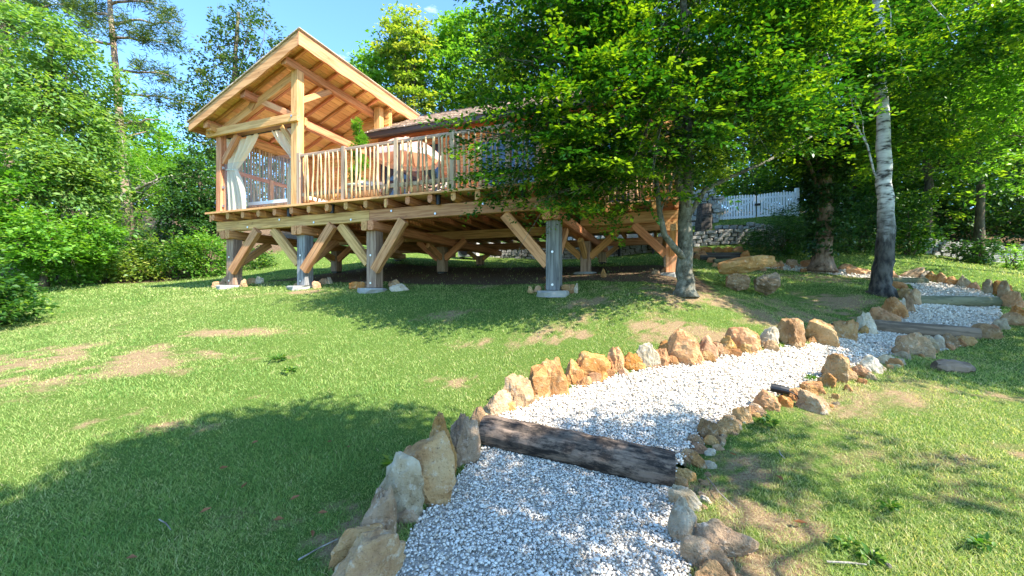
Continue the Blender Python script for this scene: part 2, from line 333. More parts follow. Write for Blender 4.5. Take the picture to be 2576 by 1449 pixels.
PATCH = [(130,905,1.5,.55,1.0), (60,960,.9,.35,.9), (330,930,.8,.3,.6), (560,835,.9,.25,.7), (540,890,.7,.22,.8), (400,1060,.55,.18,.8), (240,1080,.3,.2,.5), (1130,790,.8,.3,.45), (1190,860,.5,.2,.4), (1420,845,.7,.22,.8),
  (1130,960,.35,.15,.6), (1660,830,.9,.3,.8), (1500,790,.6,.25,.5), (1850,850,.6,.2,1.0), (1960,1300,.3,.2,1.0), (2350,1250,.5,.2,.45), (2150,1180,.4,.2,.4), (2480,1150,.4,.2,.5), (2100,1020,.35,.2,.6), (2250,1000,.4,.2,.5), (2450,1000,.5,.2,.5),
  (1870,1190,.22,.2,1.0), (1800,1250,.2,.3,.9), (1020,1260,.16,.4,1.0), (880,1330,.25,.3,1.0), (1130,1110,.15,.2,.6), (1880,1440,.3,.2,1.0), (2150,800,.7,.4,.9), (1720,745,1.2,.7,.8), (1900,775,1.5,.7,.85), (1500,760,.8,.3,.6), (2100,760,.9,.5,.8), (2060,700,1.6,.9,.9), (760,735,1.4,.3,.5)]
PAW = [(at(x, y), a, c, w) for x, y, a, c, w in PATCH]
OX, OY = .756, 7.2
def uv(x, y): return (x-OX)*AX+(y-OY)*AY, (x-OX)*BX+(y-OY)*BY
def dryness(x, y):
    d = np.zeros(np.shape(x))
    for p, a, c, w in PAW: d = np.maximum(d, w*np.exp(-(((x-p.x)/a)**2+((y-p.y)/c)**2)))
    d = d*(.60+.9*vnoise(x, y, 4, 3)+.8*vnoise(x, y, 14, 6)+.7*vnoise(x, y, 37, 7))+.26*vnoise(x, y, 2.2, 4)+.22*vnoise(x, y, 8, 5)+.04
    d = d+.13*np.clip((x-.9)/2, 0, 1)*(y < 6)
    return np.clip(d, 0, 1)
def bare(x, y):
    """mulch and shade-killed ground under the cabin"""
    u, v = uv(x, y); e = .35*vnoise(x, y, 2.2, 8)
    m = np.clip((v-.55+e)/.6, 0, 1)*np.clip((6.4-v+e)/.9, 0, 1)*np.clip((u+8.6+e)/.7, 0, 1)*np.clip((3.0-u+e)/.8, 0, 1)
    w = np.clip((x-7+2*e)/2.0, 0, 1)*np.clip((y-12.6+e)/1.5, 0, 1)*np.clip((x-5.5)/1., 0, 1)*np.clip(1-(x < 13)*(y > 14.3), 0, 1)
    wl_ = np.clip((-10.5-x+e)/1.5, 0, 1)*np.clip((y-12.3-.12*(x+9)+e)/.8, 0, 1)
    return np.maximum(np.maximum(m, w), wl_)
g = np.linspace(-1, 1, 420); gx = np.sign(g)*(np.abs(g)**2.6*82+np.abs(g)*9); gy = np.concatenate([np.linspace(-30, -.5, 14)[:-1], np.linspace(-.5, 20, 330)[:-1], 20+np.linspace(0, 1, 60)**1.5*75])
GX, GY = np.meshgrid(gx, gy); GZ = H(GX, GY)-.0+.012*vnoise(GX, GY, 7, 1)
ins = inside(GX, GY)
GZ = GZ-np.where(ins, .05, 0)
ny, nx = GX.shape; idx = np.arange(nx*ny).reshape(ny, nx)
Fq = np.stack([idx[:-1, :-1], idx[:-1, 1:], idx[1:, 1:], idx[1:, :-1]], -1).reshape(-1, 4)
m, t, b, o = nodes('soil_and_turf'); a = N(t, 'ShaderNodeAttribute', attribute_name='dry'); a2 = N(t, 'ShaderNodeAttribute', attribute_name='bare'); v, _ = coords(t, (1, 1, 1), False)
n1 = noise(t, v, 9, 6, .7); n2 = noise(t, v, 60, 4, .7); n3 = noise(t, v, 220, 2)
gcol = ramp(t, n2, ((.3, (.06, .115, .02)), (.55, (.13, .21, .04)), (.75, (.24, .26, .09))))
dcol = ramp(t, n2, ((.3, (.20, .125, .065)), (.5, (.36, .25, .14)), (.7, (.48, .36, .21))))
c = mixc(t, ramp(t, math_(t, 'ADD', a.outputs['Fac'], math_(t, 'MULTIPLY', math_(t, 'SUBTRACT', n1, .5), .9)), ((.22, (0, 0, 0)), (.55, (1, 1, 1)))), gcol, dcol)
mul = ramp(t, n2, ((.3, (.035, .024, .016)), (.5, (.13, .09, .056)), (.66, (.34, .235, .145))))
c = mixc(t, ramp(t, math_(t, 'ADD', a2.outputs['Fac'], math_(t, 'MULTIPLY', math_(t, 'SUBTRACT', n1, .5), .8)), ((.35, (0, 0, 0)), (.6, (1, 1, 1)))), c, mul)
t.links.new(c, b.inputs['Base Color']); b.inputs['Roughness'].default_value = 1; b.inputs['Specular IOR Level'].default_value = .05
bump(t, b, math_(t, 'ADD', n2, n3), .9, .03); M['ground'] = m
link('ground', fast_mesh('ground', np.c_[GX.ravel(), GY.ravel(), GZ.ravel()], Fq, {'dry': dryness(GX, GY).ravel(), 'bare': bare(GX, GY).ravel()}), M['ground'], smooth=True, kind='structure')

# ------------------------------------------------------------------ grass
def blades(n, seed, ymin, ymax, h, w, pw=1.0, keep=1.0):
    r = np.random.default_rng(seed); y = ymin*(ymax/ymin)**(r.random(n)**pw); x = r.uniform(-1.42, 1.42, n)*y+r.uniform(-.5, .5, n)
    ok = ~inside(x, y); u, v = uv(x, y); dr = dryness(x, y); ba = bare(x, y)
    ok &= r.random(n) > np.maximum(dr*.66-.04, np.where(ba > .35, .965, ba*.6))
    x, y, dr, ba = x[ok], y[ok], dr[ok], ba[ok]; n = len(x); z = H(x, y)-.01
    tuft = vnoise(x, y, 14, 21)*.5+vnoise(x, y, 3, 22)*.5
    hh = h*(.55+.75*r.random(n))*(1+.7*tuft)*(1-.5*dr); ww = w*(.7+.6*r.random(n))
    a = r.uniform(0, 6.283, n); b_ = r.uniform(0, 6.283, n); l1 = r.uniform(.1, .55, n)*hh; l2 = l1+r.uniform(.15, .75, n)*hh
    d = np.c_[np.cos(a), np.sin(a)]; s = np.c_[np.cos(b_), np.sin(b_)]*ww[:, None]*.5; p = np.c_[x, y]
    V = np.empty((n, 5, 3)); V[:, 0, :2] = p-s; V[:, 1, :2] = p+s; V[:, 0, 2] = V[:, 1, 2] = z
    q = p+d*l1[:, None]; V[:, 2, :2] = q-s*.8; V[:, 3, :2] = q+s*.8; V[:, 2, 2] = V[:, 3, 2] = z+hh*.62
    V[:, 4, :2] = p+d*l2[:, None]; V[:, 4, 2] = z+hh*.95
    i = (np.arange(n)*5)[:, None]; F = np.concatenate([i+[0, 1, 3], i+[0, 3, 2], i+[2, 3, 4]], 1).reshape(-1, 3)
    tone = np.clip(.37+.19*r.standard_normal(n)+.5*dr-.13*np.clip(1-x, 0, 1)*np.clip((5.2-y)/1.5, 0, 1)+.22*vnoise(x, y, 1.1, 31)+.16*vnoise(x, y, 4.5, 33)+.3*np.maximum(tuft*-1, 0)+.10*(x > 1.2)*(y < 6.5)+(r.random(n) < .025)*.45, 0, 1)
    return V.reshape(-1, 3), F, np.repeat(tone, 5)
parts = [blades(230000, 1, 1.35, 4.2, .035, .0037, .8), blades(190000, 2, 4.0, 9.0, .038, .0062, .85), blades(90000, 3, 8.6, 19, .05, .015, .8)]
off = 0; Vs, Fs, Ts = [], [], []
for V, F, T in parts: Vs.append(V); Fs.append(F+off); Ts.append(T); off += len(V)
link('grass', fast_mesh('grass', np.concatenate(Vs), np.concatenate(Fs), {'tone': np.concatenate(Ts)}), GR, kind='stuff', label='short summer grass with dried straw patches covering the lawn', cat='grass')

# ------------------------------------------------------------------ gravel path
m, t, b, o = nodes('gravel_bed'); v, _ = coords(t, (1, 1, 1), False); vo = N(t, 'ShaderNodeTexVoronoi'); vo.inputs['Scale'].default_value = 45; t.links.new(v, vo.inputs['Vector'])
c = ramp(t, vo.outputs['Distance'], ((.1, (.64, .58, .48)), (.7, (.46, .41, .34)))); t.links.new(c, b.inputs['Base Color']); b.inputs['Roughness'].default_value = .95
bump(t, b, math_(t, 'MULTIPLY', vo.outputs['Distance'], -1), 1, .02)
rows = []
for i in range(161):
    f = np.linspace(.0, .985, 22)[:, None]; rows.append(PLs[i]*(1-f)+PRs[i]*f)
G = np.array(rows); gz = H(G[..., 0], G[..., 1])+step(G[..., 0], G[..., 1])-.012
V = np.stack([G[..., 0], G[..., 1], gz], -1); q = np.arange(161*22).reshape(161, 22)
link('gravel_path', fast_mesh('gravel_path', V.reshape(-1, 3), np.stack([q[:-1, :-1], q[:-1, 1:], q[1:, 1:], q[1:, :-1]], -1).reshape(-1, 4)), m, smooth=True, kind='structure')
PH = (1+5**.5)/2
ICO = np.array([(-1,PH,0),(1,PH,0),(-1,-PH,0),(1,-PH,0),(0,-1,PH),(0,1,PH),(0,-1,-PH),(0,1,-PH),(PH,0,-1),(PH,0,1),(-PH,0,-1),(-PH,0,1)])/math.hypot(1, PH)
ICF = np.array([(0,11,5),(0,5,1),(0,1,7),(0,7,10),(0,10,11),(1,5,9),(5,11,4),(11,10,2),(10,7,6),(7,1,8),(3,9,4),(3,4,2),(3,2,6),(3,6,8),(3,8,9),(4,9,5),(2,4,11),(6,2,10),(8,6,7),(9,8,1)])
OCT = np.array([(1,0,0),(-1,0,0),(0,1,0),(0,-1,0),(0,0,1),(0,0,-1)], float); OCF = np.array([(0,2,4),(2,1,4),(1,3,4),(3,0,4),(2,0,5),(1,2,5),(3,1,5),(0,3,5)])
def pebbles(n, seed, t0, t1, size, base, faces):
    r = np.random.default_rng(seed); tt = r.uniform(t0, t1, n)*160; i = np.clip(tt.astype(int), 0, 159); f = (tt-i)[:, None]; l = PLs[i]*(1-f)+PLs[i+1]*f; rr = PRs[i]*(1-f)+PRs[i+1]*f
    e = r.uniform(0, 1, n)[:, None]; p = l*(1-e)+rr*e; p = p+r.normal(0, .01, p.shape); z = H(p[:, 0], p[:, 1])+step(p[:, 0], p[:, 1])
    k = len(base); V = np.repeat(base[None], n, 0)*(1+r.uniform(-.28, .28, (n, k, 1)))*(size*r.lognormal(0, .28, n))[:, None, None]*r.uniform(.55, 1.15, (n, 1, 3))*[1, 1, .66]
    a, c_ = r.uniform(0, 6.28, n), r.uniform(-.4, .4, n); ca, sa, cc_, sc_ = np.cos(a), np.sin(a), np.cos(c_), np.sin(c_)
    x = V[..., 0]; y = V[..., 1]*cc_[:, None]-V[..., 2]*sc_[:, None]; zz = V[..., 1]*sc_[:, None]+V[..., 2]*cc_[:, None]
    V = np.stack([x*ca[:, None]-y*sa[:, None]+p[:, 0:1], x*sa[:, None]+y*ca[:, None]+p[:, 1:2], zz+(z+r.uniform(-.004, .012, n))[:, None]], -1)
    F = (faces[None]+(np.arange(n)*k)[:, None, None]).reshape(-1, 3); return V.reshape(-1, 3), F, np.repeat(r.random(n), k)
def seglen(a, b_): return np.linalg.norm((PLs[b_]+PRs[b_])/2-(PLs[a]+PRs[a])/2)
off = 0; Vs, Fs, Ts = [], [], []
for a, b_, dens, size, bs, fc in ((0, 24, 5600, .0088, ICO, ICF), (24, 40, 4200, .0098, ICO, ICF), (40, 64, 2600, .0122, OCT, OCF), (64, 90, 1900, .0138, OCT, OCF), (90, 120, 1000, .018, OCT, OCF), (120, 160, 300, .028, OCT, OCF)):
    n = 0
    for i in range(a, b_):
        ar = seglen(i, i+1)*np.linalg.norm(PRs[i]-PLs[i])*.9; k = int(ar*dens)+1
        V, F, T = pebbles(k, 1000+i, i/160, (i+1)/160, size, bs, fc); Vs.append(V); Fs.append(F+off); Ts.append(T); off += len(V)
m, t, b, o = nodes('gravel'); a = N(t, 'ShaderNodeAttribute', attribute_name='tone'); c = ramp(t, a.outputs['Fac'], ((0, (.24, .20, .15)), (.10, (.50, .41, .30)), (.3, (.65, .58, .475)), (.8, (.71, .65, .545)), (1, (.76, .71, .62))))
t.links.new(c, b.inputs['Base Color']); b.inputs['Roughness'].default_value = .8; b.inputs['Specular IOR Level'].default_value = .25
link('gravel', fast_mesh('gravel', np.concatenate(Vs), np.concatenate(Fs), {'tone': np.concatenate(Ts)}), m, kind='stuff', label='white crushed limestone gravel filling the garden path', cat='gravel')

# ------------------------------------------------------------------ rocks
def ico2(lv):
    V = [Vector(v) for v in ICO]; F = [tuple(f) for f in ICF]
    for _ in range(lv):
        mid = {}; nf = []
        def md(a, b_):
            k = (min(a, b_), max(a, b_))
            if k not in mid: V.append(((V[a]+V[b_])/2).normalized()); mid[k] = len(V)-1
            return mid[k]
        for a, b_, c_ in F:
            x, y, z = md(a, b_), md(b_, c_), md(c_, a); nf += [(a, x, z), (b_, y, x), (c_, z, y), (x, y, z)]
        F = nf
    return np.array(V), F
ICS = {2: ico2(2), 3: ico2(3)}
def rock_mesh(w, d, h, seed, point=0.0, lean=0.0, lv=3, rough=1.0):
    IV, IF = ICS[lv]; r = np.random.default_rng(seed); n = r.normal(size=(15, 3)); n /= np.linalg.norm(n, axis=1)[:, None]; o = r.uniform(.60, 1.02, 15)
    q = IV@n.T; rad = np.where(q > .05, o[None]/np.maximum(q, .05), 9).min(1); rad = np.minimum(rad, 1/(np.abs(IV)**4).sum(1)**.25)
    def oct_(f0, f1, m_):
        ph = r.uniform(0, 6.28, (m_, 2)); fr = r.normal(size=(m_, 3))*r.uniform(f0, f1, (m_, 1)); return sum(np.sin(IV@fr[k]+ph[k, 0]+1.2*np.sin(IV@fr[k-1]*.7+ph[k, 1])) for k in range(m_))/m_
    rad = rad*(1+rough*(.24*oct_(1.2, 2.4, 4)-.15*np.abs(oct_(3, 6, 4))+.11*oct_(7, 14, 5)))
    V = IV*rad[:, None]; V = V/np.abs(V).max(0)
    if point:
        s = 1-.6*point*np.clip((V[:, 2]+.3)/1.3, 0, 1); V[:, 0] *= s; V[:, 1] *= s
    V[:, 0] += lean*(V[:, 2]+1)*.5
    return pyd('rock', V*[w/2, d/2, h/2], IF)
def rock(x, yb, w, h, mat='rock', label=None, group=None, point=.25, lean=0., tilt=0., depth=.75, seed=None, name='rock', cat='rock', Z=None):
    p = at(x, yb); s = p.y/FOC; W_, H_ = w*s*(1.42 if yb > 1100 else 1.26 if yb > 880 else 1.12), h*s*1.08; D_ = depth*max(min(W_, H_), .45*max(W_, H_)); sd = seed if seed is not None else int(x*7+yb*13) % 99991
    o = link(name, rock_mesh(W_, D_, H_*1.5, sd, point, lean*W_, 3 if w > 34 else 2), M[mat]); d = Vector((p.x, p.y)).normalized()
    o.location = (p.x+d.x*D_*.32, p.y+d.y*D_*.32, p.z+H_*.26); o.rotation_euler = (0, tilt, math.atan2(-d.x, d.y)+random.uniform(-.25, .25))
    return tag(o, label, cat, group)
E1 = 'edging rocks along the gravel path'
ROCKS = [ # lawn edge of the path, from the nearest up
 (925,1500,165,135,'rock','broad tan boulder at the near end of the lawn edging, cut by the photo bottom',.2),
 (915,1412,125,100,'rock','light tan sloping boulder behind the nearest broad tan one',.35),
 (958,1378,92,142,'brownrock','tall brown upright rock next to the white-grey boulder',.25),
 (1010,1312,88,150,'pale','white-grey upright boulder beside the biggest spiked tan slab',.25),
 (1055,1268,130,172,'rock','biggest tan slab with two humps near the first log',.25),
 (1108,1205,82,152,'rock','tall narrow tan spike leaning on the biggest slab',.5),
 (1160,1170,76,128,'brownrock','rust brown rock with white crest just below the first log',.35),
 (1203,1112,62,82,'rock','tan rock touching the left end of the charred log',.3),
 (1250,1052,68,66,'brownrock','brown rock with white streaks just above the charred log',.3),
 (1310,1030,88,84,'rock','smooth tan rock dappled by the shadow edge',.3),
 (1385,1002,98,92,'rust','large blocky orange rock at the sunlit bend',.2),
 (1441,968,48,56,'rust','narrow orange rock right of the large blocky one',.25),
 (1493,956,90,64,'rust','wide orange rock with sloping top in the sunlit row',.25),
 (1550,939,42,60,'rust','slim orange rock with pale knob on top',.45),
 (1588,932,52,42,'rust','low squarish orange stone in the sunlit row',.1),
 (1632,926,52,60,'pale','pale flat-topped stone in the sunlit row',.15),
 (1662,921,38,42,'rust','small orange stone leaning on the pale flat-topped one',.35),
 (1681,903,40,42,'rust','small tan-orange stone behind the tallest orange peak',.2),
 (1726,916,94,80,'rust','tallest pointed orange peak in the sunlit row',.75),
 (1775,902,58,54,'rust','rounded orange rock right of the pointed peak',.45),
 (1806,894,38,34,'rust','small triangular orange stone in the sunlit row',.5),
 (1833,891,42,42,'rock','tan leaning stone before the big orange wedge',.4),
 (1864,884,68,56,'rust','big orange wedge at the end of the sunlit row',.4),
 (1898,877,38,46,'rock','dark tan stone behind the big orange wedge',.3),
 (1933,874,44,56,'pale','cream cylinder-shaped stone between orange wedge and tan blocks',.2),
 (1992,872,72,66,'rock','tan rock with bumpy pointed crown facing the bench',.45),
 (2062,864,78,64,'rock','large square tan block left of the upper spotlight',.1),
 (2130,854,64,48,'rock','rounded tan rock right of the upper spotlight',.35),
 (2178,838,42,50,'pale','pale pointed rock at the left end of the second log',.5),
 (2222,816,62,42,'rust','orange rock heap above the second log',.3),
 (2248,801,52,50,'rust','taller ochre rock with notched top left of leaning slabs',.3),
 (2264,796,24,48,'pale','thin pale slab leaning left beside the ochre rock',.2),
 (2283,786,26,44,'rock','thin tan slab in the row of leaning slabs below the birch',.2),
 (2300,768,28,42,'rock','leaning tan slab touching the left end of the third log',.2),
 (2272,752,30,26,'rock','small tan rock at the foot of the birch',.3),
 (2262,728,32,20,'rust','low ochre rock just right of the birch foot',.2),
 (2290,742,26,18,'pale','small flat pale slab between birch foot and third log',.2),
 # far edge, from the nearest up
 (1795,1475,70,58,'rock','tan boulder at the near right corner of the path',.3),
 (1785,1440,105,62,'brownrock','brown flat boulder under the biggest right-hand boulder',.2),
 (1806,1398,135,76,'brownrock','biggest right-hand boulder, brown with pale rim',.2),
 (1722,1372,56,104,'pale','long pale slab standing along the right edge',.25),
 (1718,1278,66,48,'pale','pale wedge stone below the right end of charred log',.15),
 (1722,1208,46,30,'rock','small tan brick-shaped stone behind the log end',.05),
 (1690,1206,16,36,'rock','thin tan chip wedged against the charred log end',.1),
 (1743,1172,56,40,'rock','curved horn-shaped tan stone beyond the charred log',.45),
 (1753,1130,36,32,'brownrock','small brown round stone beyond the horn-shaped one',.2),
 (1781,1108,40,46,'brownrock','upright brown stone beside the shadow edge on the gravel',.3),
 (1826,1092,52,34,'rock','low tan stone in the right rubble edge',.2),
 (1866,1062,46,36,'rock','tan stone with a dip, midway along the right edge',.3),
 (1893,1048,36,28,'rust','small orange stone before the lower spotlight',.3),
 (1929,1034,56,48,'rust','orange wedge supporting the lower spotlight',.4),
 (2003,1002,80,18,'rust','flat orange slab behind the lower spotlight',.05),
 (2045,986,42,30,'rust','squat reddish stone above the rounded layered one',.1),
 (2047,1036,66,46,'rock','rounded layered stone lying on the lawn side',.1),
 (2082,972,40,38,'rock','tan stone leaning on the tall right-hand rock',.3),
 (2104,962,54,66,'rock','tallest tan rock on the right edge',.35),
 (2137,949,28,24,'rust','small orange stone right of the tallest rock',.2),
 (2161,946,42,26,'rust','low orange stone in the shaded right edge',.2),
 (2190,936,42,38,'pale','white-topped stone in the shaded right edge',.3),
 (2232,917,44,24,'pale','pale low stone before the peaked pair',.2),
 (2264,896,32,32,'brownrock','brown stone left of the peaked pair',.3),
 (2295,892,68,58,'rock','peaked tan rock, largest of the shaded right edge',.6),
 (2332,880,42,34,'pale','pale block right of the peaked tan rock',.2),
 (2356,876,30,32,'pale','pale upright stone before the second log end',.35),
 (2387,874,42,34,'brownrock','brown two-humped stone near the second log end',.3),
 (2427,868,42,22,'rock','low ridged tan stone near the second log end',.2),
 (2474,850,62,36,'rock','pale-topped tan rock at the right end of the second log',.25),
 (2491,833,34,20,'rust','smooth orange stone behind the second log end',.1),
 (2512,828,36,26,'pale','white-grey leaning stone next to the smooth orange one',.2),
 (2550,818,52,30,'rock','tan slab at the right frame edge',.2),
 (2562,802,46,32,'rust','orange block at the right frame edge',.15),
 (2546,774,44,40,'rust','reddish rock at the right end of third log',.3),
 (2530,756,26,48,'rock','tall leaning slab at the right end of third log',.2),
 (2516,742,40,34,'rust','large rusty rock above the third log right end',.3),
 (2486,738,22,34,'pale','thin leaning pale slab on the upper bend',.2),
 (2450,728,24,20,'rust','small ochre stone on the upper bend',.3),
 (2425,722,26,30,'pale','pale leaning wedge on the upper bend',.3),
 (2395,716,36,20,'rust','squat orange stone on the upper bend',.1),
 (2368,711,24,26,'rock','tan upright stone on the upper bend',.3),
 (2345,707,26,24,'rock','tan pointed stone behind the fourth log',.5),
 (2330,704,26,22,'pale','pale stone at the right end of fourth log',.3),
 (2300,700,58,26,'rock','wide tan rock above the fourth log',.4),
 (2240,700,30,18,'rust','orange stone above the fourth log beside the birch',.2),
 (1930,672,58,24,'rust','wide orange boulder beyond the stone bench',.1),
 (1895,664,26,16,'rust','orange stone at the foot of the upper steps',.2), (1876,660,26,30,'rust','upright orange stone at the upper steps right end',.2),
 (1966,670,14,14,'rust','small orange stone right of the wide orange boulder',.1), (1990,668,34,20,'brownrock','brown stone beyond the wide orange boulder',.3),
 (2035,672,36,18,'rust','orange stone left of the ivy trunk',.2), (2128,678,30,16,'rust','orange stone right of the ivy trunk',.2), (2160,690,50,20,'rust','low orange slab between ivy trunk and birch',.2),
 (1760,652,36,22,'rust','orange rock left of the upper steps',.2), (1788,660,24,12,'rust','low orange stone below the upper steps',.1)]
for x, yb, w, h, mt, lb, pt in ROCKS: rock(x, yb, w, h, mt, lb, E1, pt)
for i, x in enumerate((1752, 1778, 1806, 1832, 1858)):
    rock(x, 634, 28, 13, 'rust', ('first', 'second', 'middle', 'fourth', 'last')[i]+' from the hornbeam trunk of the squared orange kerb stones under the wall', 'kerb stones under the retaining wall', .05, name='kerb_stone', cat='stone')
rr_ = random.Random(3)
LOOSE = []
def strip_stones(path, n, lb, gp, wmin, wmax, mats):
    for i in range(n):
        f = (i+.5)/n*(len(path)-1); k = int(f); e = f-k; x = path[k][0]*(1-e)+path[k+1][0]*e+rr_.uniform(-9, 9); y = path[k][1]*(1-e)+path[k+1][1]*e+rr_.uniform(-5, 5); w = rr_.uniform(wmin, wmax)
        mt = rr_.choice(mats); o = rock(x, y, w, w*rr_.uniform(.55, .9), mt, lb, gp, .15, name='stone', cat='stone')
        LOOSE.append((o, x, y, w, {'rock': 'tan', 'rust': 'orange', 'pale': 'pale', 'brownrock': 'brown'}[mt]))
strip_stones([(1775,1290),(1770,1215),(1790,1150),(1840,1085),(1900,1050)], 17, 'small chip stone loose beside the right edging near the charred log', 'loose chip stones right of the charred log', 10, 24, ['rock','pale','brownrock'])
strip_stones([(2060,1050),(2110,1000),(2200,945),(2290,905),(2400,880)], 14, 'small stone loose on the shaded lawn side of the right edging', 'loose stones on the shaded right edge', 10, 22, ['rock','pale','rust'])
strip_stones([(860,1470),(900,1380),(960,1300)], 6, 'small dirty stone at the lawn foot of the near boulders', 'small stones at the foot of the near boulders', 12, 22, ['brownrock','rock'])
strip_stones([(1790,670),(1850,673),(1930,678),(1990,676),(2040,682)], 13, 'small orange rubble stone along the upper path before the steps', 'rubble along the upper path', 9, 16, ['rust','rock'])
EB = 'stones packed between the edging rocks'
strip_stones([(1262,1052),(1345,1015),(1470,968),(1560,945),(1690,918),(1800,900),(1900,884)], 17, 'x', EB, 26, 44, ['rust','rock','rust'])
strip_stones([(1692,1245),(1735,1165),(1800,1098),(1880,1052),(1960,1022),(2060,990)], 13, 'x', EB, 26, 40, ['rock','rust','brownrock'])
strip_stones([(2120,960),(2220,925),(2330,885),(2440,862)], 9, 'x', EB, 22, 34, ['rock','rust','pale'])
strip_stones([(1000,1360),(1080,1240),(1150,1160),(1225,1090)], 5, 'x', EB, 44, 62, ['rock','brownrock','rock'])
strip_stones([(1910,880),(2020,870),(2110,858),(2190,832)], 6, 'x', EB, 20, 32, ['rock','rust'])
near = {}
for o, x, y, w, colr in LOOSE:      # say which boulder each loose stone lies by
    q = min(ROCKS, key=lambda k: (k[0]-x)**2+((k[1]-y)*1.5)**2); near.setdefault((colr, q[5]), []).append((w, o))
for (colr, lb), l in near.items():
    l.sort(key=lambda k: -k[0]); n = len(l); words = {1: ['small'], 2: ['larger small', 'smaller small'], 3: ['largest small', 'middle-sized small', 'smallest small']}.get(n, ['largest small', 'second largest small', 'third largest small']+['very small']*(n-3))
    for wd, (w, o) in zip(words, l): o['label'] = '%s %s stone by the %s' % (wd, colr, ' '.join(lb.split()[:10]))

# ------------------------------------------------------------------ logs across the path
def path_log(i, dia, mat, label, sink=.30, ext=0.0):
    a, c_ = LOGW[i]; rng = random.Random(50+i); d = (c_-a).normalized(); a = a-d*ext; c_ = c_+d*ext; n = 22; k = 20
    nrm = Vector((-d.y, d.x, 0)).normalized(); up = Vector((0, 0, dia*(.5-sink))); a = a+nrm*dia*.30+up; c_ = c_+nrm*dia*.30+up; L = (c_-a).length
    mb = MB(); pts = [(L*j/(n-1), rng.uniform(-.004, .004), rng.uniform(-.004, .004)) for j in range(n)]
    rads = [dia/2*(1+rng.uniform(-.02, .02))*(.93 if j in (0, n-1) else 1) for j in range(n)]
    mb.tube(pts, rads, k, True, .025, rng); o = mb.build('path_log', M[mat], smooth=False, label=label, cat='log', group='timber steps across the gravel path')
    o.matrix_basis = frame_mat(a, c_); return o
path_log(0, .275, 'log1', 'cracked log with black charred stains, nearest step across the gravel', .13, .02)
path_log(1, .21, 'log2', 'grey-brown split log, second step up the path', .22, .03)
path_log(2, .20, 'log3', 'greenish smooth round log, third step near the birch', .12, .02)
path_log(3, .17, 'log3', 'short grey log half hidden behind the birch foot', .2, .05)
for i, (xa, ya, xc, yc, mt, lb, dz) in enumerate(((1745,650,1868,650,'log4','black tarred topmost log of the upper steps',.20), (1765,655,1876,655,'log4','dark middle log of the upper steps',.14), (1800,664,1890,661,'log3','grey lowest log of the upper steps',.10))):
    a, c_ = at(xa, ya), at(xc, yc); mb = MB(); L = (c_-a).length; mb.tube([(L*j/8, 0, 0) for j in range(9)], [.085]*9, 12, True, .03, random.Random(i))
    o = mb.build('step_log', M[mt], label=lb, cat='log', group='timber steps of the upper path'); o.matrix_basis = frame_mat(a+Vector((0, .1, .04+dz*.4)), c_+Vector((0, .1, .04+dz*.4)))
# ------------------------------------------------------------------ the timber cabin on stilts
TH = math.atan2(AY, AX)
def loc(u, v, w=0): return Vector((OX+u*AX+v*BX, OY+u*AY+v*BY, w))
def hz(u, v): p = loc(u, v); return float(H(p.x, p.y))
CAB = empty('timber_cabin', (OX, OY, 0), TH, label='larch timber cabin on braced stilts with a deck and a single-pitch porch roof', cat='cabin')
rg = random.Random(11)
DK = 1.835; BT = 1.64; BB = 1.40
def bolt(parent, u, v, w, ax=(0, -1, 0)):
    p = Vector((u, v, w)); mb = MB(); mb.tube([p, p+Vector(ax)*.018], .022, 8); return mb
bolts = []
# posts on the front row, then the rows behind
POSTS = [(-8.14, 0, 'greybrown'), (-5.84, 0, 'grey'), (-3.905, 0, 'greybrown'), (0, 0, 'grey'),
         (-8.14, 3.37, 'greybrown'), (-4.2, 3.37, 'greybrown'), (0, 3.37, 'greybrown'), (2.03, 2.15, 'fir'), (2.03, 5.2, 'greybrown'),
         (-8.14, 6.7, 'greybrown'), (-4.5, 6.7, 'greybrown'), (0, 6.7, 'greybrown'), (2.03, 6.7, 'greybrown')]
for u, v, mt in POSTS:
    z = hz(u, v); o = beam('post', (u, v, z+.045), (u, v, BB-.205), .245, .245, M[mt], CAB, (0, -1, 0), c=.012)
    MB().box(u-.10, u+.10, v-.10, v+.10, z-.02, z+.045).build('post_shoe', M['black'], o).matrix_parent_inverse = o.matrix_basis.inverted()
    if v == 0: bolts.append(bolt(CAB, u, v-.124, z+.72)); bolts.append(bolt(CAB, u, v-.124, z+.14))
# paired beams running into the depth, the beams along the front on top of them
for u in (-8.14, -5.84, -3.905, 0, 2.03):
    v0 = -.24 if u < 1 else 1.95
    for s in (-1, 1): beam('paired_beam', (u+s*.082, v0, BB-.102), (u+s*.082, 7.0, BB-.102), .145, .20, M['orange'], CAB, c=.025)
for (u0, u1) in ((-8.6, -3.95), (-3.945, .23)): beam('front_beam', (u0, -.06, (BT+BB)/2), (u1, -.06, (BT+BB)/2), .13, BT-BB, M['beamwood'], CAB)
beam('front_beam', (.10, 2.10, (BT+BB)/2-.002), (2.2, 2.10, (BT+BB)/2-.002), .13, BT-BB, M['beamwood'], CAB)
for v in (3.37, 6.7): beam('cross_beam', (-8.5, v, (BT+BB)/2), (2.15, v, (BT+BB)/2), .13, BT-BB, M['beamwood'], CAB)
beam('deck_rim', (.30, -.30, 1.715), (.30, 1.72, 1.715), .06, .18, M['beamwood'], CAB)
for u in np.linspace(-7.5, -.3, 8): bolts.append(bolt(CAB, u, -.126, BB+.06+.12*((int(u*7)) % 2)))
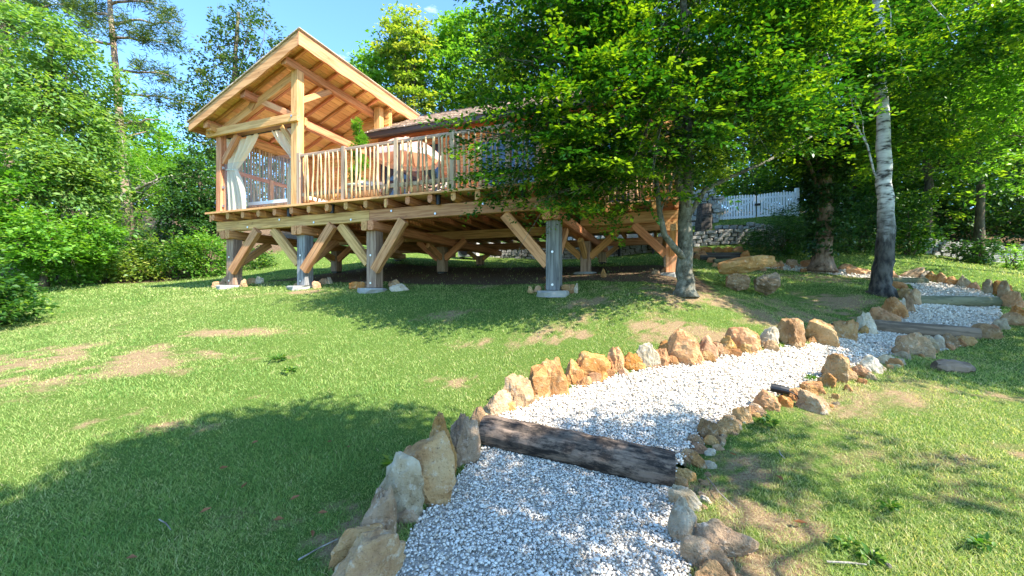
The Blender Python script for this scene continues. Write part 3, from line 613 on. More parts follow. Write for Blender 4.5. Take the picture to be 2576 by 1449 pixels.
# braces in the front plane
def brace(u0, w0, u1, w1, v, name='brace', mt='beamwood'):
    beam(name, (u0, v, w0), (u1, v, w1), .12, .20, M[mt], CAB, (0, 0, 1))
z1, z2, z3, z4 = (hz(u, 0) for u in (-8.14, -5.84, -3.905, 0))
brace(-8.02, z1+.36, -7.16, BB-.03, -.14); brace(-5.98, z2+.55, -6.78, BB-.03, -.03); brace(-5.72, z2+.38, -4.90, BB-.03, -.14)
brace(-4.03, z3+.56, -4.78, BB-.03, -.03); brace(-3.79, z3+.40, -3.08, BB-.03, -.14); brace(-.10, z4+.50, -.93, BB-.03, -.03)
for u in (-8.14, -5.84, -3.905, 0):
    z = hz(u, 0); beam('brace', (u, .10, z+.55), (u, .95, BB-.22), .11, .17, M['beamwood'], CAB)
for u in (-8.14, -4.2, 0, 2.03):
    v = 3.37 if u < 1 else 2.15; z = hz(u, v)
    beam('brace', (u, v-.1, z+.45), (u, v-.8, BB-.22), .11, .17, M['beamwood'], CAB)
    for s in (-1, 1):
        if u == 2.03 and s > 0: continue
        beam('brace', (u+s*.12, v-.05, z+.42), (u+s*.78, v-.05, BB-.02), .11, .17, M['orange'], CAB)
for u in (-4.5, 0):
    z = hz(u, 6.7)
    for s in (-1, 1): beam('brace', (u+s*.1, 6.7, z+.25), (u+s*.5, 6.7, BB-.02), .11, .15, M['beamwood'], CAB)
# joists, their ends showing under the deck edge
ju = -8.42
js = []
while ju < .2: js.append(ju); ju += .505
for u in js: beam('joist', (u, -.33, 1.722), (u, 7.1, 1.722), .10, .163, M['orange'], CAB, c=.03)
for u in (.72, 1.2, 1.68, 2.12): beam('joist', (u, 1.8, 1.722), (u, 7.1, 1.722), .10, .163, M['orange'], CAB, c=.03)
for u in (-8.53, -3.4, -1.4): beam('joist_trim', (u+.02, -.335, 1.70), (u+.02, -.315, 1.70), .05, .17, M['fir'], CAB)
# deck boards with gaps that let the sun through, fascia board on the edge
k = 0; v = -.345
while v < 2.5:
    beam('deck_board', (-8.62, v+.068, DK-.016), (.34 if v < 1.74 else 2.22, v+.068, DK-.016), .134, .030, M['deck'], CAB, c=.003); v += .1425
beam('deck_edge', (-8.64, -.362, DK-.018), (.36, -.362, DK-.018), .028, .045, M['fir'], CAB, c=.004)
MB().box(-8.45, 2.15, 2.62, 7.0, DK-.03, DK+.03).build('cabin_floor', M['deck'], CAB)
# ---------------------------------------------------------------- front wall with live-edge planks
VW = 2.5
def roofz(u): return 5.406-(-5.366-u)*.417 if u < -5.366 else 5.406
wall = MB(); wall.box(-8.30, 2.05, VW+.03, VW+.10, DK, 3.95)
n = len(wall.v); wall.v += [(-8.3, VW+.03, 3.95), (-5.4, VW+.03, 3.95), (-5.4, VW+.03, 5.10), (-8.3, VW+.03, roofz(-8.3)-.14), (-8.3, VW+.1, 3.95), (-5.4, VW+.1, 3.95), (-5.4, VW+.1, 5.10), (-8.3, VW+.1, roofz(-8.3)-.14)]
wall.f += [(n, n+1, n+2, n+3), (n+7, n+6, n+5, n+4), (n+3, n+2, n+6, n+7), (n+1, n+5, n+6, n+2)]
WALL = wall.build('front_wall', M['orange'], CAB)
for nm, bx in (('side_wall', (-8.3, -8.2, 2.61, 3.7, DK, 3.9)), ('side_wall', (-5.8, -5.7, 3.7, 6.5, DK, 4.6)), ('side_wall', (1.97, 2.05, 2.61, 6.5, DK, 4.25)), ('back_wall', (-5.8, 2.05, 6.5, 6.6, DK, 4.25))): MB().box(*bx).build(nm, M['plank'], CAB)
OPEN = [(-5.78, -3.72, DK, 3.98), (-2.62, -1.0, DK, 3.86), (.55, 1.45, DK+.0, 3.7)]
def plank(u0, u1, w0, h, seed, cut=None):
    r = random.Random(seed); n = max(3, int((u1-u0)/.09)); v = []; f = []; lo = 0
    for i in range(n+1):
        u = u0+(u1-u0)*i/n; lo = .7*lo+r.uniform(-.014, .014); e = lo+(r.uniform(-.03, 0) if r.random() < .06 else 0)
        top = w0+h+.03
        if cut: top = min(top, cut(u))
        bot = min(w0+e, top-.004); v += [(u, VW-.022, bot), (u, VW+.004, top), (u, VW+.03, top), (u, VW+.012, bot)]
    for i in range(n):
        for k_ in range(4): f.append((i*4+k_, (i+1)*4+k_, (i+1)*4+(k_+1) % 4, i*4+(k_+1) % 4))
    f += [(3, 2, 1, 0), (n*4, n*4+1, n*4+2, n*4+3)]
    return pyd('plank', v, f)
w0 = DK+.02; i = 0
while w0 < 5.0:
    h = rg.uniform(.15, .20); segs = [(-8.28, 2.04)] if w0 < 4.12 else [(-8.28, -5.42)]
    for (a, c_, lo, hi) in OPEN:
        if lo-.1 < w0 < hi-.1:
            new = []
            for s0, s1 in segs:
                if a > s0 and c_ < s1: new += [(s0, a), (c_, s1)]
                else: new.append((s0, s1))
            segs = new
    for s0, s1 in segs:
        i += 1; cut = (lambda u: roofz(u)-.13) if w0 > 3.6 and s0 < -5.5 else None
        if cut:
            s0 = max(s0, -5.366-(5.406-.14-w0)/.417)
            if s1-s0 < .15: continue
        o = link('plank', plank(s0, min(s1, -5.42) if w0 > 4.12 else s1, w0, h, i, cut), M['plank'], WALL)
    w0 += h
# glazed doors and windows
def glazed(u0, u1, w0_, w1_, mids, name, mt):
    t_ = .075; fr = MB(); y0, y1 = VW-.045, VW+.035
    fr.box(u0, u0+t_, y0, y1, w0_, w1_); fr.box(u1-t_, u1, y0, y1, w0_, w1_); fr.box(u0+t_, u1-t_, y0, y1, w1_-t_, w1_); fr.box(u0+t_, u1-t_, y0, y1, w0_, w0_+.09)
    for q in mids: fr.box(q-.06, q+.06, y0+.004, y1-.004, w0_+.09, w1_-t_)
    o = fr.build(name, mt, CAB); e = [u0+t_]+[z for q in mids for z in (q-.06, q+.06)]+[u1-t_]
    for a, c_ in zip(e[::2], e[1::2]): MB().box(a, c_, VW+.0, VW+.012, w0_+.09, w1_-t_).build('pane', M['pane'], o)
    return o
glazed(*OPEN[0], (-5.05, -4.40), 'glazed_door', M['orange']); glazed(*OPEN[1], (-1.8,), 'window', M['newel']); glazed(*OPEN[2], (), 'window', M['newel'])
lamp = MB(); lamp.tube([(-3.31, VW-.10, 3.86), (-3.31, VW-.02, 3.86)], .155, 20); LAMP = lamp.build('wall_lamp', M['black'], CAB)
MB().tube([(-3.31, VW-.16, 3.78), (-3.31, VW-.16, 3.92)], [.03, .05], 8).build('lantern', M['gutter'], LAMP)
# ---------------------------------------------------------------- cabin roof
EV, EZ, RV, RZ = 2.05, 4.27, 4.5, 5.66
rl = math.hypot(RV-EV, RZ-EZ); dv, dz = (RV-EV)/rl, (RZ-EZ)/rl
rf = MB(); n = 0
for (va, za, vb, zb) in ((EV, EZ-.07, RV, RZ-.07), (RV, RZ-.07, RV*2-EV, EZ-.07)):
    n = len(rf.v); rf.v += [(u, v_, z+t_) for u in (-5.78, 2.5) for (v_, z) in ((va, za), (vb, zb)) for t_ in (0, .05)]
    rf.f += [tuple(n+i for i in q) for q in ((0,1,3,2),(4,6,7,5),(0,4,5,1),(2,3,7,6),(0,2,6,4),(1,5,7,3))]
ROOF = rf.build('cabin_roof', M['orange'], CAB)
smesh = []
for k in range(6):
    r = random.Random(k); w_ = .19; l_ = .42; e = r.uniform(-.02, .02); me = MB(); me.v = [(0, 0, .012), (w_, 0, .012), (w_+r.uniform(-.01, .01), -l_, .022+r.uniform(0, .012)), (w_*.5, -l_-.02-e, .030), (0, -l_, .026+r.uniform(0, .012)), (0, 0, 0), (w_, 0, 0), (w_, -l_, -.004), (w_*.5, -l_-.02-e, -.004), (0, -l_, -.004)]
    me.f = [(0, 4, 3, 2, 1), (5, 6, 7, 8, 9), (0, 5, 9, 4), (4, 9, 8, 3), (3, 8, 7, 2), (2, 7, 6, 1), (1, 6, 5, 0)]; mm = pyd('shingle', me.v, me.f); mm.materials.append(M['shingle']); smesh.append(mm)
rest = MB(); cnt = 0; sl = math.atan2(dz, dv)
for c_ in range(10):
    s_ = .30+c_*.272; u = -5.80+rg.uniform(-.08, .0)
    while u < 2.4:
        w_ = rg.uniform(.85, 1.2); p = Vector((u, EV-.08+dv*s_, EZ-.015+dz*s_)); rot = Matrix.Translation(p) @ Matrix.Rotation(sl-rg.uniform(.035, .075), 4, 'X') @ Matrix.Rotation(rg.uniform(-.02, .02), 4, 'Z') @ Matrix.Diagonal((w_, 1, 1, 1))
        me = rg.choice(smesh)
        if cnt < 298 and u < -.35: o = link('shingle', me, None, ROOF); o.matrix_basis = rot; cnt += 1
        else:
            n = len(rest.v); rest.v += [tuple(rot @ q.co) for q in me.vertices]; rest.f += [tuple(n+i for i in pp.vertices) for pp in me.polygons]
        u += .19*w_+.006
rest.build('shingles', M['shingle'], ROOF, kind='stuff')
beam('ridge_cap', (-5.8, RV, RZ+.03), (2.5, RV, RZ+.03), .16, .03, M['gutter'], ROOF)
g = MB()
prof = [(.0, .0), (.0, -.15), (.02, -.16), (.13, -.16), (.15, -.13), (.15, -.01)]
for u in (-5.82, 2.5): g.v += [(u, EV-.02-a, EZ-.035+z) for a, z in prof]
g.f = [tuple(range(6))[::-1], tuple(range(6, 12))]+[(i, (i+1) % 6, 6+(i+1) % 6, 6+i) for i in range(6)]
g.build('gutter', M['gutter'], ROOF)
beam('wall_plate', (-5.7, VW-.07, 4.13), (2.0, VW-.07, 4.13), .10, .20, M['orange'], CAB)
# ---------------------------------------------------------------- porch roof: rake front, purlins, rafters, boards
PR0 = (-5.366, 5.406); SLP = .417; VF, VB = -.65, 3.85; UL = -8.78
def rz_(u): return PR0[1]+(u-PR0[0])*SLP
sa = math.atan(SLP); cs, sn = math.cos(sa), math.sin(sa)
def rpt(s, v_, off): return Vector((UL+s*cs-off*-sn*-1, v_, rz_(UL)+s*sn+off*cs))   # s up the slope, off above the top surface
SL = (PR0[0]-UL)/cs
PORCH = MB()
for s in (0, SL-.02): PORCH.v += [tuple(rpt(s, v_, o_)) for v_ in (VF+.03, VB) for o_ in (-.045, -.062)]
PORCH.f = [(0,1,3,2),(4,6,7,5),(0,4,5,1),(2,3,7,6),(0,2,6,4),(1,5,7,3)]
PR_ = PORCH.build('porch_roof', M['ceil'], CAB)
nb = 24; bw = (SL-.04)/nb
for i in range(nb):
    s = .02+bw*(i+.5); a = rpt(s, VF+.035, -.076); c_ = rpt(s, VB, -.076); beam('ceiling_board', a, c_, bw-.006, .022, M['ceil'], PR_, (-sn, 0, cs), c=.004)
for i in range(13):   # courses of shingles on top, ends showing at the rake
    s = -.05+i*.292; a = rpt(s+.17, VF-.03, -.020+.012); c_ = rpt(s+.17, VB, -.020+.012); o = beam('shingle_course', a, c_, .345, .022, M['shingle'], PR_, (-sn*.96, 0, cs), c=.004)
for k, v_ in enumerate(np.linspace(VF+.34, VB-.3, 9)):
    a, c_ = rpt(.02, v_, -.128), rpt(SL-.06, v_, -.128); beam('rafter', a, c_, .065, .08, M['orange'], PR_, (-sn, 0, cs))
for u in (-5.85, -7.09, -8.33):
    zt = rz_(u)-.19; beam('purlin', (u, -.56, zt-.085), (u, 3.6, zt-.085), .15, .19, M['orange'], PR_, c=.02)
# rake board facing the lawn, deeper at the top, wavy lower edge; fascia along the high side
def board(name, fn, n, th, mat, turn=False):
    v = []; f = []
    for i in range(n+1): v += fn(i/n)
    for i in range(n):
        for k_ in range(4): f.append((i*4+k_, (i+1)*4+k_, (i+1)*4+(k_+1) % 4, i*4+(k_+1) % 4))
    f += [(3, 2, 1, 0), (n*4, n*4+1, n*4+2, n*4+3)]
    if turn: v = [(p[1], -p[0], p[2]) for p in v]
    o = link(name, pyd(name, v, f), mat, PR_)
    if turn: o.rotation_euler = (0, 0, math.pi/2)
    return o
def wob(x): return .012*math.sin(9*x)+.009*math.sin(23*x+1)
def rake(t_):
    u = UL+(PR0[0]-UL)*t_; z = rz_(u)-.035; d = .19+.11*t_+wob(t_*1.3)
    return [(u, VF, z-d), (u, VF, z), (u, VF+.045, z), (u, VF+.045, z-d)]
board('rake_board', rake, 40, .04, M['fir'])
def high(t_):
    v_ = VF+(VB-VF)*t_; z = PR0[1]+.0; d = .315+wob(t_*1.7+.4)+(-.03*max(0, (t_-.55))*2 if t_ > .55 else 0)
    return [(PR0[0]+.002, v_, z-d), (PR0[0]+.05, v_, z-d), (PR0[0]+.05, v_, z), (PR0[0]+.002, v_, z)]
board('high_fascia', high, 40, .04, M['fir'], True)
def low(t_):
    v_ = VF+.05+(VB-VF-.05)*t_; z = rz_(UL)-.04
    return [(UL-.02, v_, z-.17), (UL+.015, v_, z-.17), (UL+.015, v_, z), (UL-.02, v_, z)]
board('low_fascia', low, 20, .03, M['orange'], True)
# porch frame
def pf(name, a, c_, w_, h_, mt='fir', up=(0, 0, 1), **k): return beam(name, a, c_, w_, h_, M[mt], CAB, up, **k)
pf('porch_post', (-8.31, -.20, DK), (-8.31, -.20, 3.93), .16, .16, up=(0, -1, 0)); pf('porch_post', (-5.85, -.20, DK), (-5.85, -.20, rz_(-5.85)-.36), .19, .19, up=(0, -1, 0))
pf('porch_post', (-8.31, 2.40, DK), (-8.31, 2.40, 3.75), .16, .16, up=(0, -1, 0)); pf('porch_post', (-5.66, 2.36, 4.30), (-5.66, 2.36, 5.08), .19, .19, up=(0, -1, 0))
pf('tie_beam', (-8.62, -.33, 3.765), (-5.68, -.33, 3.765), .075, .185); pf('tie_beam', (-8.5, -.07, 3.765), (-5.74, -.07, 3.765), .075, .18, 'orange')
pf('principal_rafter', (-8.22, -.20, 3.84), (-5.93, -.20, rz_(-5.93)-.40), .11, .20); pf('strut', (-6.0, -.20, 3.90), (-7.0, -.20, 4.38), .10, .13)
pf('strut', (-7.25, -.22, 4.20), (-7.09, -.22, 4.42), .13, .16, 'orange')
pf('knee_brace', (-5.85, -.10, 4.25), (-5.85, .75, rz_(-5.85)-.36), .10, .13); pf('knee_brace', (-8.24, -.20, 3.05), (-7.72, -.20, 3.68), .10, .13); pf('knee_brace', (-5.95, -.20, 3.2), (-6.3, -.20, 3.67), .09, .11)
pf('plate', (-8.31, -.5, 3.84), (-8.31, 2.5, 3.84), .14, .175, 'orange'); pf('plate', (-5.85, -.10, 3.74), (-5.85, 2.48, 3.74), .13, .17, 'orange')
for u, w_ in ((-8.5, 3.76), (-5.83, 3.79)): bolts.append(bolt(CAB, u, -.37, w_))
allb = MB()
for b_ in bolts:
    n = len(allb.v); allb.v += b_.v; allb.f += [tuple(n+i for i in q) for q in b_.f]
allb.build('bolts', M['steel'], CAB, kind='stuff')
# ---------------------------------------------------------------- railings of crooked peeled branches
def stick_mesh(seed, L, r0, bend=.02):
    r = random.Random(seed); pts = []; x = y = 0; n = 7
    for i in range(n): pts.append((x, y, L*i/(n-1))); x += r.uniform(-bend, bend); y += r.uniform(-bend*.5, bend*.5)
    mx_, my_ = pts[-1][0], pts[-1][1]; pts = [(p[0]-mx_*i/(n-1), p[1]-my_*i/(n-1), p[2]) for i, p in enumerate(pts)]
    mb = MB(); mb.tube(pts, [r0*r.uniform(.82, 1.15)*(1.08-.25*i/(n-1)) for i in range(n)], 7); return pyd('baluster', mb.v, mb.f)
BAL = [stick_mesh(100+i, 1.0, .0215+.004*(i % 3), .013) for i in range(12)]
for me in BAL: me.materials.append(M['stick']); me.polygons.foreach_set('use_smooth', [p.normal.z**2 < .5 for p in me.polygons])
def railing(a, c_, newels, n, vis=.12):
    (u0, v0), (u1, v1) = a, c_; L = math.hypot(u1-u0, v1-v0); d = ((u1-u0)/L, (v1-v0)/L)
    top = beam('railing', (u0, v0, 2.925), (u1, v1, 2.925), .075, .065, M['newel'], CAB); top_inv = top.matrix_basis.inverted()
    def add(o): o.matrix_basis = top_inv @ o.matrix_basis
    add(beam('lower_rail', (u0, v0+.03*abs(d[0]), 2.07), (u1, v1+.03*abs(d[0]), 2.07), .035, .085, M['newel'], top))
    for q in newels: add(beam('newel', (u0+d[0]*q, v0+d[1]*q, DK), (u0+d[0]*q, v0+d[1]*q, 2.99), .095, .095, M['newel'], top, (0, -1, 0)))
    for i in range(n):
        q = (i+.6)/n*L+rg.uniform(-.02, .02)
        if any(abs(q-w_) < .075 for w_ in newels): continue
        o = link('baluster', rg.choice(BAL), None, top); o.matrix_basis = Matrix.Translation((u0+d[0]*q-.028*d[1], v0+d[1]*q-.028*d[0], DK+.045)) @ Matrix.Rotation(rg.uniform(-.035, .035), 4, 'Y') @ Matrix.Rotation(rg.choice((0, math.pi))+rg.uniform(-.5, .5), 4, 'Z') @ Matrix.Diagonal((rg.uniform(.8, 1.25), 1, rg.uniform(1.0, 1.045), 1)); add(o)
railing((-5.73, -.25), (.24, -.25), (.0, 1.235, 2.56, 3.82, 4.95, 5.95), 52); railing((.24, -.20), (.24, 1.80), (.95, ), 16); railing((.30, 1.84), (2.16, 1.84), (.93, 1.86), 15); railing((2.16, 1.9), (2.16, 4.0), (1.0, 2.0), 16)
# privacy screen of thin poles on the open end of the porch
SCR = beam('privacy_screen', (-8.33, -.1, 2.93), (-8.33, 2.35, 2.93), .05, .10, M['orange'], CAB); si = SCR.matrix_basis.inverted()
def addS(o): o.matrix_basis = si @ o.matrix_basis
addS(beam('screen_post', (-8.33, 1.15, DK), (-8.33, 1.15, 2.98), .10, .10, M['fir'], SCR, (0, -1, 0)))
PM = [stick_mesh(300+i, 1.0, .021+.004*(i % 3), .006) for i in range(8)]
for me in PM: me.materials.append(M['pole'])
for i in range(30):
    o = link('screen_pole', rg.choice(PM), None, SCR); o.matrix_basis = Matrix.Translation((-8.37, -.06+i*.083+rg.uniform(-.01, .01), DK+.02)) @ Matrix.Diagonal((1.15, 1.15, 1.90, 1)); addS(o)
GLS = MB().box(-8.20, -5.97, -.233, -.225, 1.90, 3.02).build('glass_panel', M['glass'], CAB)
for w_ in (2.0, 2.45, 2.92):
    for u in (-8.215, -5.955): MB().box(u-.03, u+.03, -.25, -.208, w_-.03, w_+.03).build('clamp', M['steel'], GLS)
# lamps under the deck edge
for i, u in enumerate((-4.86, -2.25, -.52, -6.1)):
    mb = MB(); mb.tube([(0, 0, -.17), (0, 0, 0)], .045, 12); mb.tube([(0, 0, 0), (0, 0, .015)], .058, 12)
    o = mb.build('downlight', M['black'], label=('second black cylinder downlight under the deck edge from the porch', 'third black cylinder downlight under the deck edge, mid deck', 'black cylinder downlight hanging nearest the grey corner post', 'black cylinder downlight below the planter end of the deck')[i], cat='lamp', group='downlights under the deck edge')
    o.location = loc(u, -.20, DK-.048)
# ---------------------------------------------------------------- things on the deck
def curtain(label, top, tie, bot, wt, side):
    root = empty('curtain', loc((bot[0]+bot[1])/2, -.12, DK), TH, label=label, cat='curtain', group='curtains of the porch'); nz_, nu = 34, 48; v = []; f = []; u_off = (bot[0]+bot[1])/2
    for j in range(nz_):
        w_ = 3.66-(3.66-1.86)*j/(nz_-1)
        if w_ > wt: t_ = ((3.66-w_)/(3.66-wt)); e = t_**1.25; a, c_ = top[0]+(tie[0]-top[0])*e, top[1]+(tie[1]-top[1])*e
        else: t_ = (wt-w_)/(wt-1.86); e = 1-(1-t_)**2.2; a, c_ = tie[0]+(bot[0]-tie[0])*e, tie[1]+(bot[1]-tie[1])*e
        for i in range(nu):
            s = i/(nu-1); dep = .045 if w_ > wt else .05; dep *= min(1, abs(w_-wt)*2+.45)
            v.append((a+(c_-a)*s-u_off, dep*math.sin(s*26+.6*math.sin(w_*3))+.02*math.sin(s*9+w_), w_-DK+.015*math.sin(s*26)*(j == 0)-.05*math.sin(math.pi*s)*(1-abs(2*s-1))*(1 if w_ > wt else 0)))
    for j in range(nz_-1):
        for i in range(nu-1): q = j*nu+i; f.append((q, q+1, q+nu+1, q+nu))
    link('cloth', pyd('cloth', v, f), M['curtain'], root, True)
    c_ = (tie[0]+tie[1])/2-u_off; r_ = (tie[1]-tie[0])/2+.012; mb = MB(); mb.tube([(c_+r_*math.cos(q*.5236), .075*math.sin(q*.5236), wt-DK-.02*math.cos(q*.5236)) for q in range(13)], .014, 6, False); mb.build('tieback', M['cream'], root); return root
curtain('cream curtain tied back at the outer corner post of the porch', (-8.2, -7.15), (-8.22, -7.88), (-8.22, -7.58), 2.88, 0)
curtain('cream curtain tied back against the middle porch post', (-6.70, -5.98), (-6.12, -5.96), (-6.24, -5.96), 2.96, 1)
rod = MB(); rod.tube([(-8.25, -.12, 3.665), (-5.92, -.12, 3.665)], .014, 8); rod.build('curtain_rod', M['black'], CAB)
# bath tub with a wooden skirt
TUB = empty('hot_tub', loc(-7.0, 1.15, DK), TH, label='white rimmed hot tub with wooden skirt behind the glass panel', cat='hot tub')
for i in range(16): beam('skirt_board', (-.95+i*.1195, -.86, .0), (-.95+i*.1195, -.86, .26), .115, .03, M['fir'], TUB, (0, -1, 0))
MB().box(-.99, .99, -.84, .84, .02, .25).build('tub_body', M['fir'], TUB)
rim = MB()
for bx in ((-1.03, 1.03, -.90, -.72), (-1.03, 1.03, .72, .90), (-1.03, -.85, -.72, .72), (.85, 1.03, -.72, .72)): rim.box(*bx, .25, .33)
rim.build('rim', M['tubwhite'], TUB); MB().box(-.85, .85, -.72, .72, .25, .27).build('shell', M['tubwhite'], TUB)
# planter with spiral topiary
pu, pv = -5.05, .85
POT = empty('planter', loc(pu, pv, DK), TH, label='large sage green round planter behind the branch railing', cat='planter')
mb = MB(); mb.tube([(0, 0, 0), (0, 0, .05), (0, 0, .50), (0, 0, .56)], [.20, .22, .285, .29], 28); mb.build('bowl', M['sage'], POT, True)
mb = MB()
for k in range(28):
    a, c_ = 2*math.pi*k/28, 2*math.pi*(k+1)/28
    n = len(mb.v); mb.v += [(r_*math.cos(q), r_*math.sin(q), z) for q in (a, c_) for r_, z in ((.25, .57), (.315, .57), (.315, .63), (.25, .63))]
    mb.f += [(n+i, n+(i+1) % 4, n+4+(i+1) % 4, n+4+i) for i in range(4)]
mb.build('rim', M['sage'], POT, True); mb = MB(); mb.tube([(0, 0, .555), (0, 0, .565)], .25, 20); mb.build('soil', M['gutter'], POT)
# parasol
PAR = empty('parasol', loc(-3.72, .95, DK), TH, label='pink octagonal parasol with white fringe above the deck railing', cat='parasol')
PR8 = .78; ez, pz = 1.24, 1.66; corners = [(PR8*math.cos(R(22.5+45*k)), PR8*math.sin(R(22.5+45*k)), ez) for k in range(8)]
for k in range(8):
    a, c_ = Vector(corners[k]), Vector(corners[(k+1) % 8]); top = Vector((0, 0, pz)); v = []; f = []
    for j in range(6):
        for i in range(7):
            s, q = i/6, j/5; p = (a*(1-s)+c_*s)*q+top*(1-q); p.z += .10*math.sin(math.pi*q)*(1-.3*math.sin(math.pi*s))-.03*math.sin(math.pi*s)*q; v.append(tuple(p))
    for j in range(5):
        for i in range(6): q = j*7+i; f.append((q, q+1, q+8, q+7))
    pn = link('canopy_panel', pyd('canopy_panel', v, f), M['canopy'], PAR, True); fr = MB()
    for i in range(26):
        s = (i+.5)/26; p = a*(1-s)+c_*s; d = (c_-a).normalized()*.008; fr.v += [tuple(p-d), tuple(p+d), tuple(p+d+Vector((0, 0, -.13))), tuple(p-d+Vector((0, 0, -.13)))]; n = len(fr.v)-4; fr.f.append((n, n+1, n+2, n+3))
    fr.v += [tuple(a), tuple(c_), tuple(c_-Vector((0, 0, .045))), tuple(a-Vector((0, 0, .045)))]; n = len(fr.v)-4; fr.f.append((n, n+1, n+2, n+3)); fr.build('fringe', M['fringe'], pn, kind='stuff')
    beam('rib', (0, 0, pz-.03), corners[k], .014, .014, M['newel'], PAR)
mb = MB(); mb.tube([(0, 0, 0), (0, 0, pz+.03)], .022, 8); mb.build('pole', M['newel'], PAR); mb = MB(); mb.tube([(0, 0, 0), (0, 0, .06)], .22, 16); mb.build('base', M['concrete'], PAR)
def lounger(u, v_, rz, label):
    o = empty('deck_chair', loc(u, v_, DK), TH+rz, label=label, cat='deck chair', group='pale sling chairs on the deck'); fr = MB()
    for s in (-.3, .3):
        fr.tube([(s, -.55, .0), (s, .45, .75)], .018, 6); fr.tube([(s, .5, 0), (s, -.6, .36)], .018, 6); fr.tube([(s, -.6, .36), (s, .2, .30)], .018, 6)
    fr.tube([(-.3, .45, .75), (.3, .45, .75)], .018, 6); fr.tube([(-.3, -.6, .36), (.3, -.6, .36)], .018, 6); fr.build('frame', M['newel'], o)
    v = []; f = []
    for j in range(9):
        q = j/8; y = -.6+1.05*q; z = .36+.39*q**2-.20*math.sin(math.pi*q)
        v += [(-.28, y, z), (.28, y, z)]
    f = [(2*j, 2*j+1, 2*j+3, 2*j+2) for j in range(8)]; link('sling', pyd('sling', v, f), M['cream'], o, True)
lounger(-4.55, .55, .5, 'cream sling deck chair below the fringed parasol'); lounger(-2.9, .8, -.6, 'cream sling deck chair below the round wall lamp')
# concrete pads and stones at the post feet
for i, (u, v_, mt) in enumerate(POSTS[:4]+POSTS[6:8]):
    z = hz(u, v_); mb = MB(); r = random.Random(i); mb.tube([(0, 0, -.08), (0, 0, .0), (0, 0, .035)], [.29, .30, .27], 14, True, .10, r)
    o = mb.build('foot_slab', M['concrete'], label=('irregular concrete slab under the outer porch corner stilt', 'irregular concrete slab under the second front stilt', 'irregular concrete slab under the third front stilt', 'white curved concrete slab under the grey corner stilt', 'concrete slab under the stilt behind the grey corner one', 'concrete slab under the stilt beside the hornbeam')[i], cat='slab', group='concrete slabs under the stilts'); o.location = loc(u, v_-.08, z)
for x, y, w, h, mt, lb in ((552,722,30,14,'rust','orange stone at the outer side of the porch corner stilt'),(612,722,20,22,'rock','tan stone in front of the porch corner stilt'),(632,714,26,16,'rock','tan stone behind the porch corner stilt slab'),(655,713,22,18,'pale','grey stone furthest along from the porch corner stilt'),(575,712,28,18,'brownrock','brown stone behind the porch corner stilt'),
    (748,722,20,12,'rock','small tan stone before the second stilt'),(797,725,22,18,'rust','orange stone at the second stilt slab edge'),(812,716,26,16,'rock','tan stone behind the second stilt'),(828,714,16,18,'pale','pale stone furthest from the second stilt'),
    (898,727,40,18,'rust','ochre stone at the outer side of the third stilt'),(920,725,16,16,'brownrock','brown stone touching the third stilt'),(992,722,34,22,'rock','tan stone on top beside the third stilt'),(1003,732,48,18,'pale','grey flat stone beside the third stilt'),
    (1335,738,18,18,'rock','small tan stone left of the grey corner stilt'),(1352,735,20,16,'rust','tan stone nearest the grey corner stilt foot'),(1432,738,40,22,'rock','wide tan stone right of the grey corner stilt'),(1450,738,14,24,'pale','white upturned stone at the corner stilt slab end'),(1378,728,16,18,'rock','tan stone behind the grey corner stilt'),
    (1518,697,14,24,'rock','upright tan stone in the shade behind the corner stilt'),(1675,688,24,16,'rust','tan stone at the stilt beside the hornbeam'),(1646,690,24,14,'brownrock','brown stone in the shade near the hornbeam'),(1708,692,30,14,'rust','ochre flat stone between stilt and hornbeam')):
    rock(x, y, w, h, mt, lb, 'stones round the stilt feet', .2, cat='stone')
# air conditioner and garden table behind the cabin
p = at(1172, 662); AC = empty('outdoor_unit', (p.x, p.y+1.0, float(H(p.x, p.y+1.0))), TH, label='pale air conditioning unit standing behind the cabin stilts', cat='air conditioner')
MB().box(-.42, .42, -.16, .16, .10, .70).build('casing', M['paleplastic'], AC); mb = MB(); mb.tube([(-.1, -.165, .40), (-.1, -.175, .40)], .24, 20); mb.build('fan_grille', M['black'], AC)
for s in (-.3, .3): MB().box(s-.04, s+.04, -.15, .15, -.05, .10).build('foot', M['black'], AC)
p = at(1600, 640); BN = empty('garden_bench', (p.x, p.y, p.z), TH, label='pale garden bench seen under the deck behind the right stilt', cat='bench')
MB().box(-.7, .7, -.2, .2, .42, .50).build('seat', M['paleplastic'], BN); MB().box(-.7, .7, .18, .23, .55, .95).build('backrest', M['paleplastic'], BN)
for s in (-.6, .6): MB().box(s-.04, s+.04, -.18, .2, -.05, .42).build('leg', M['black'], BN)
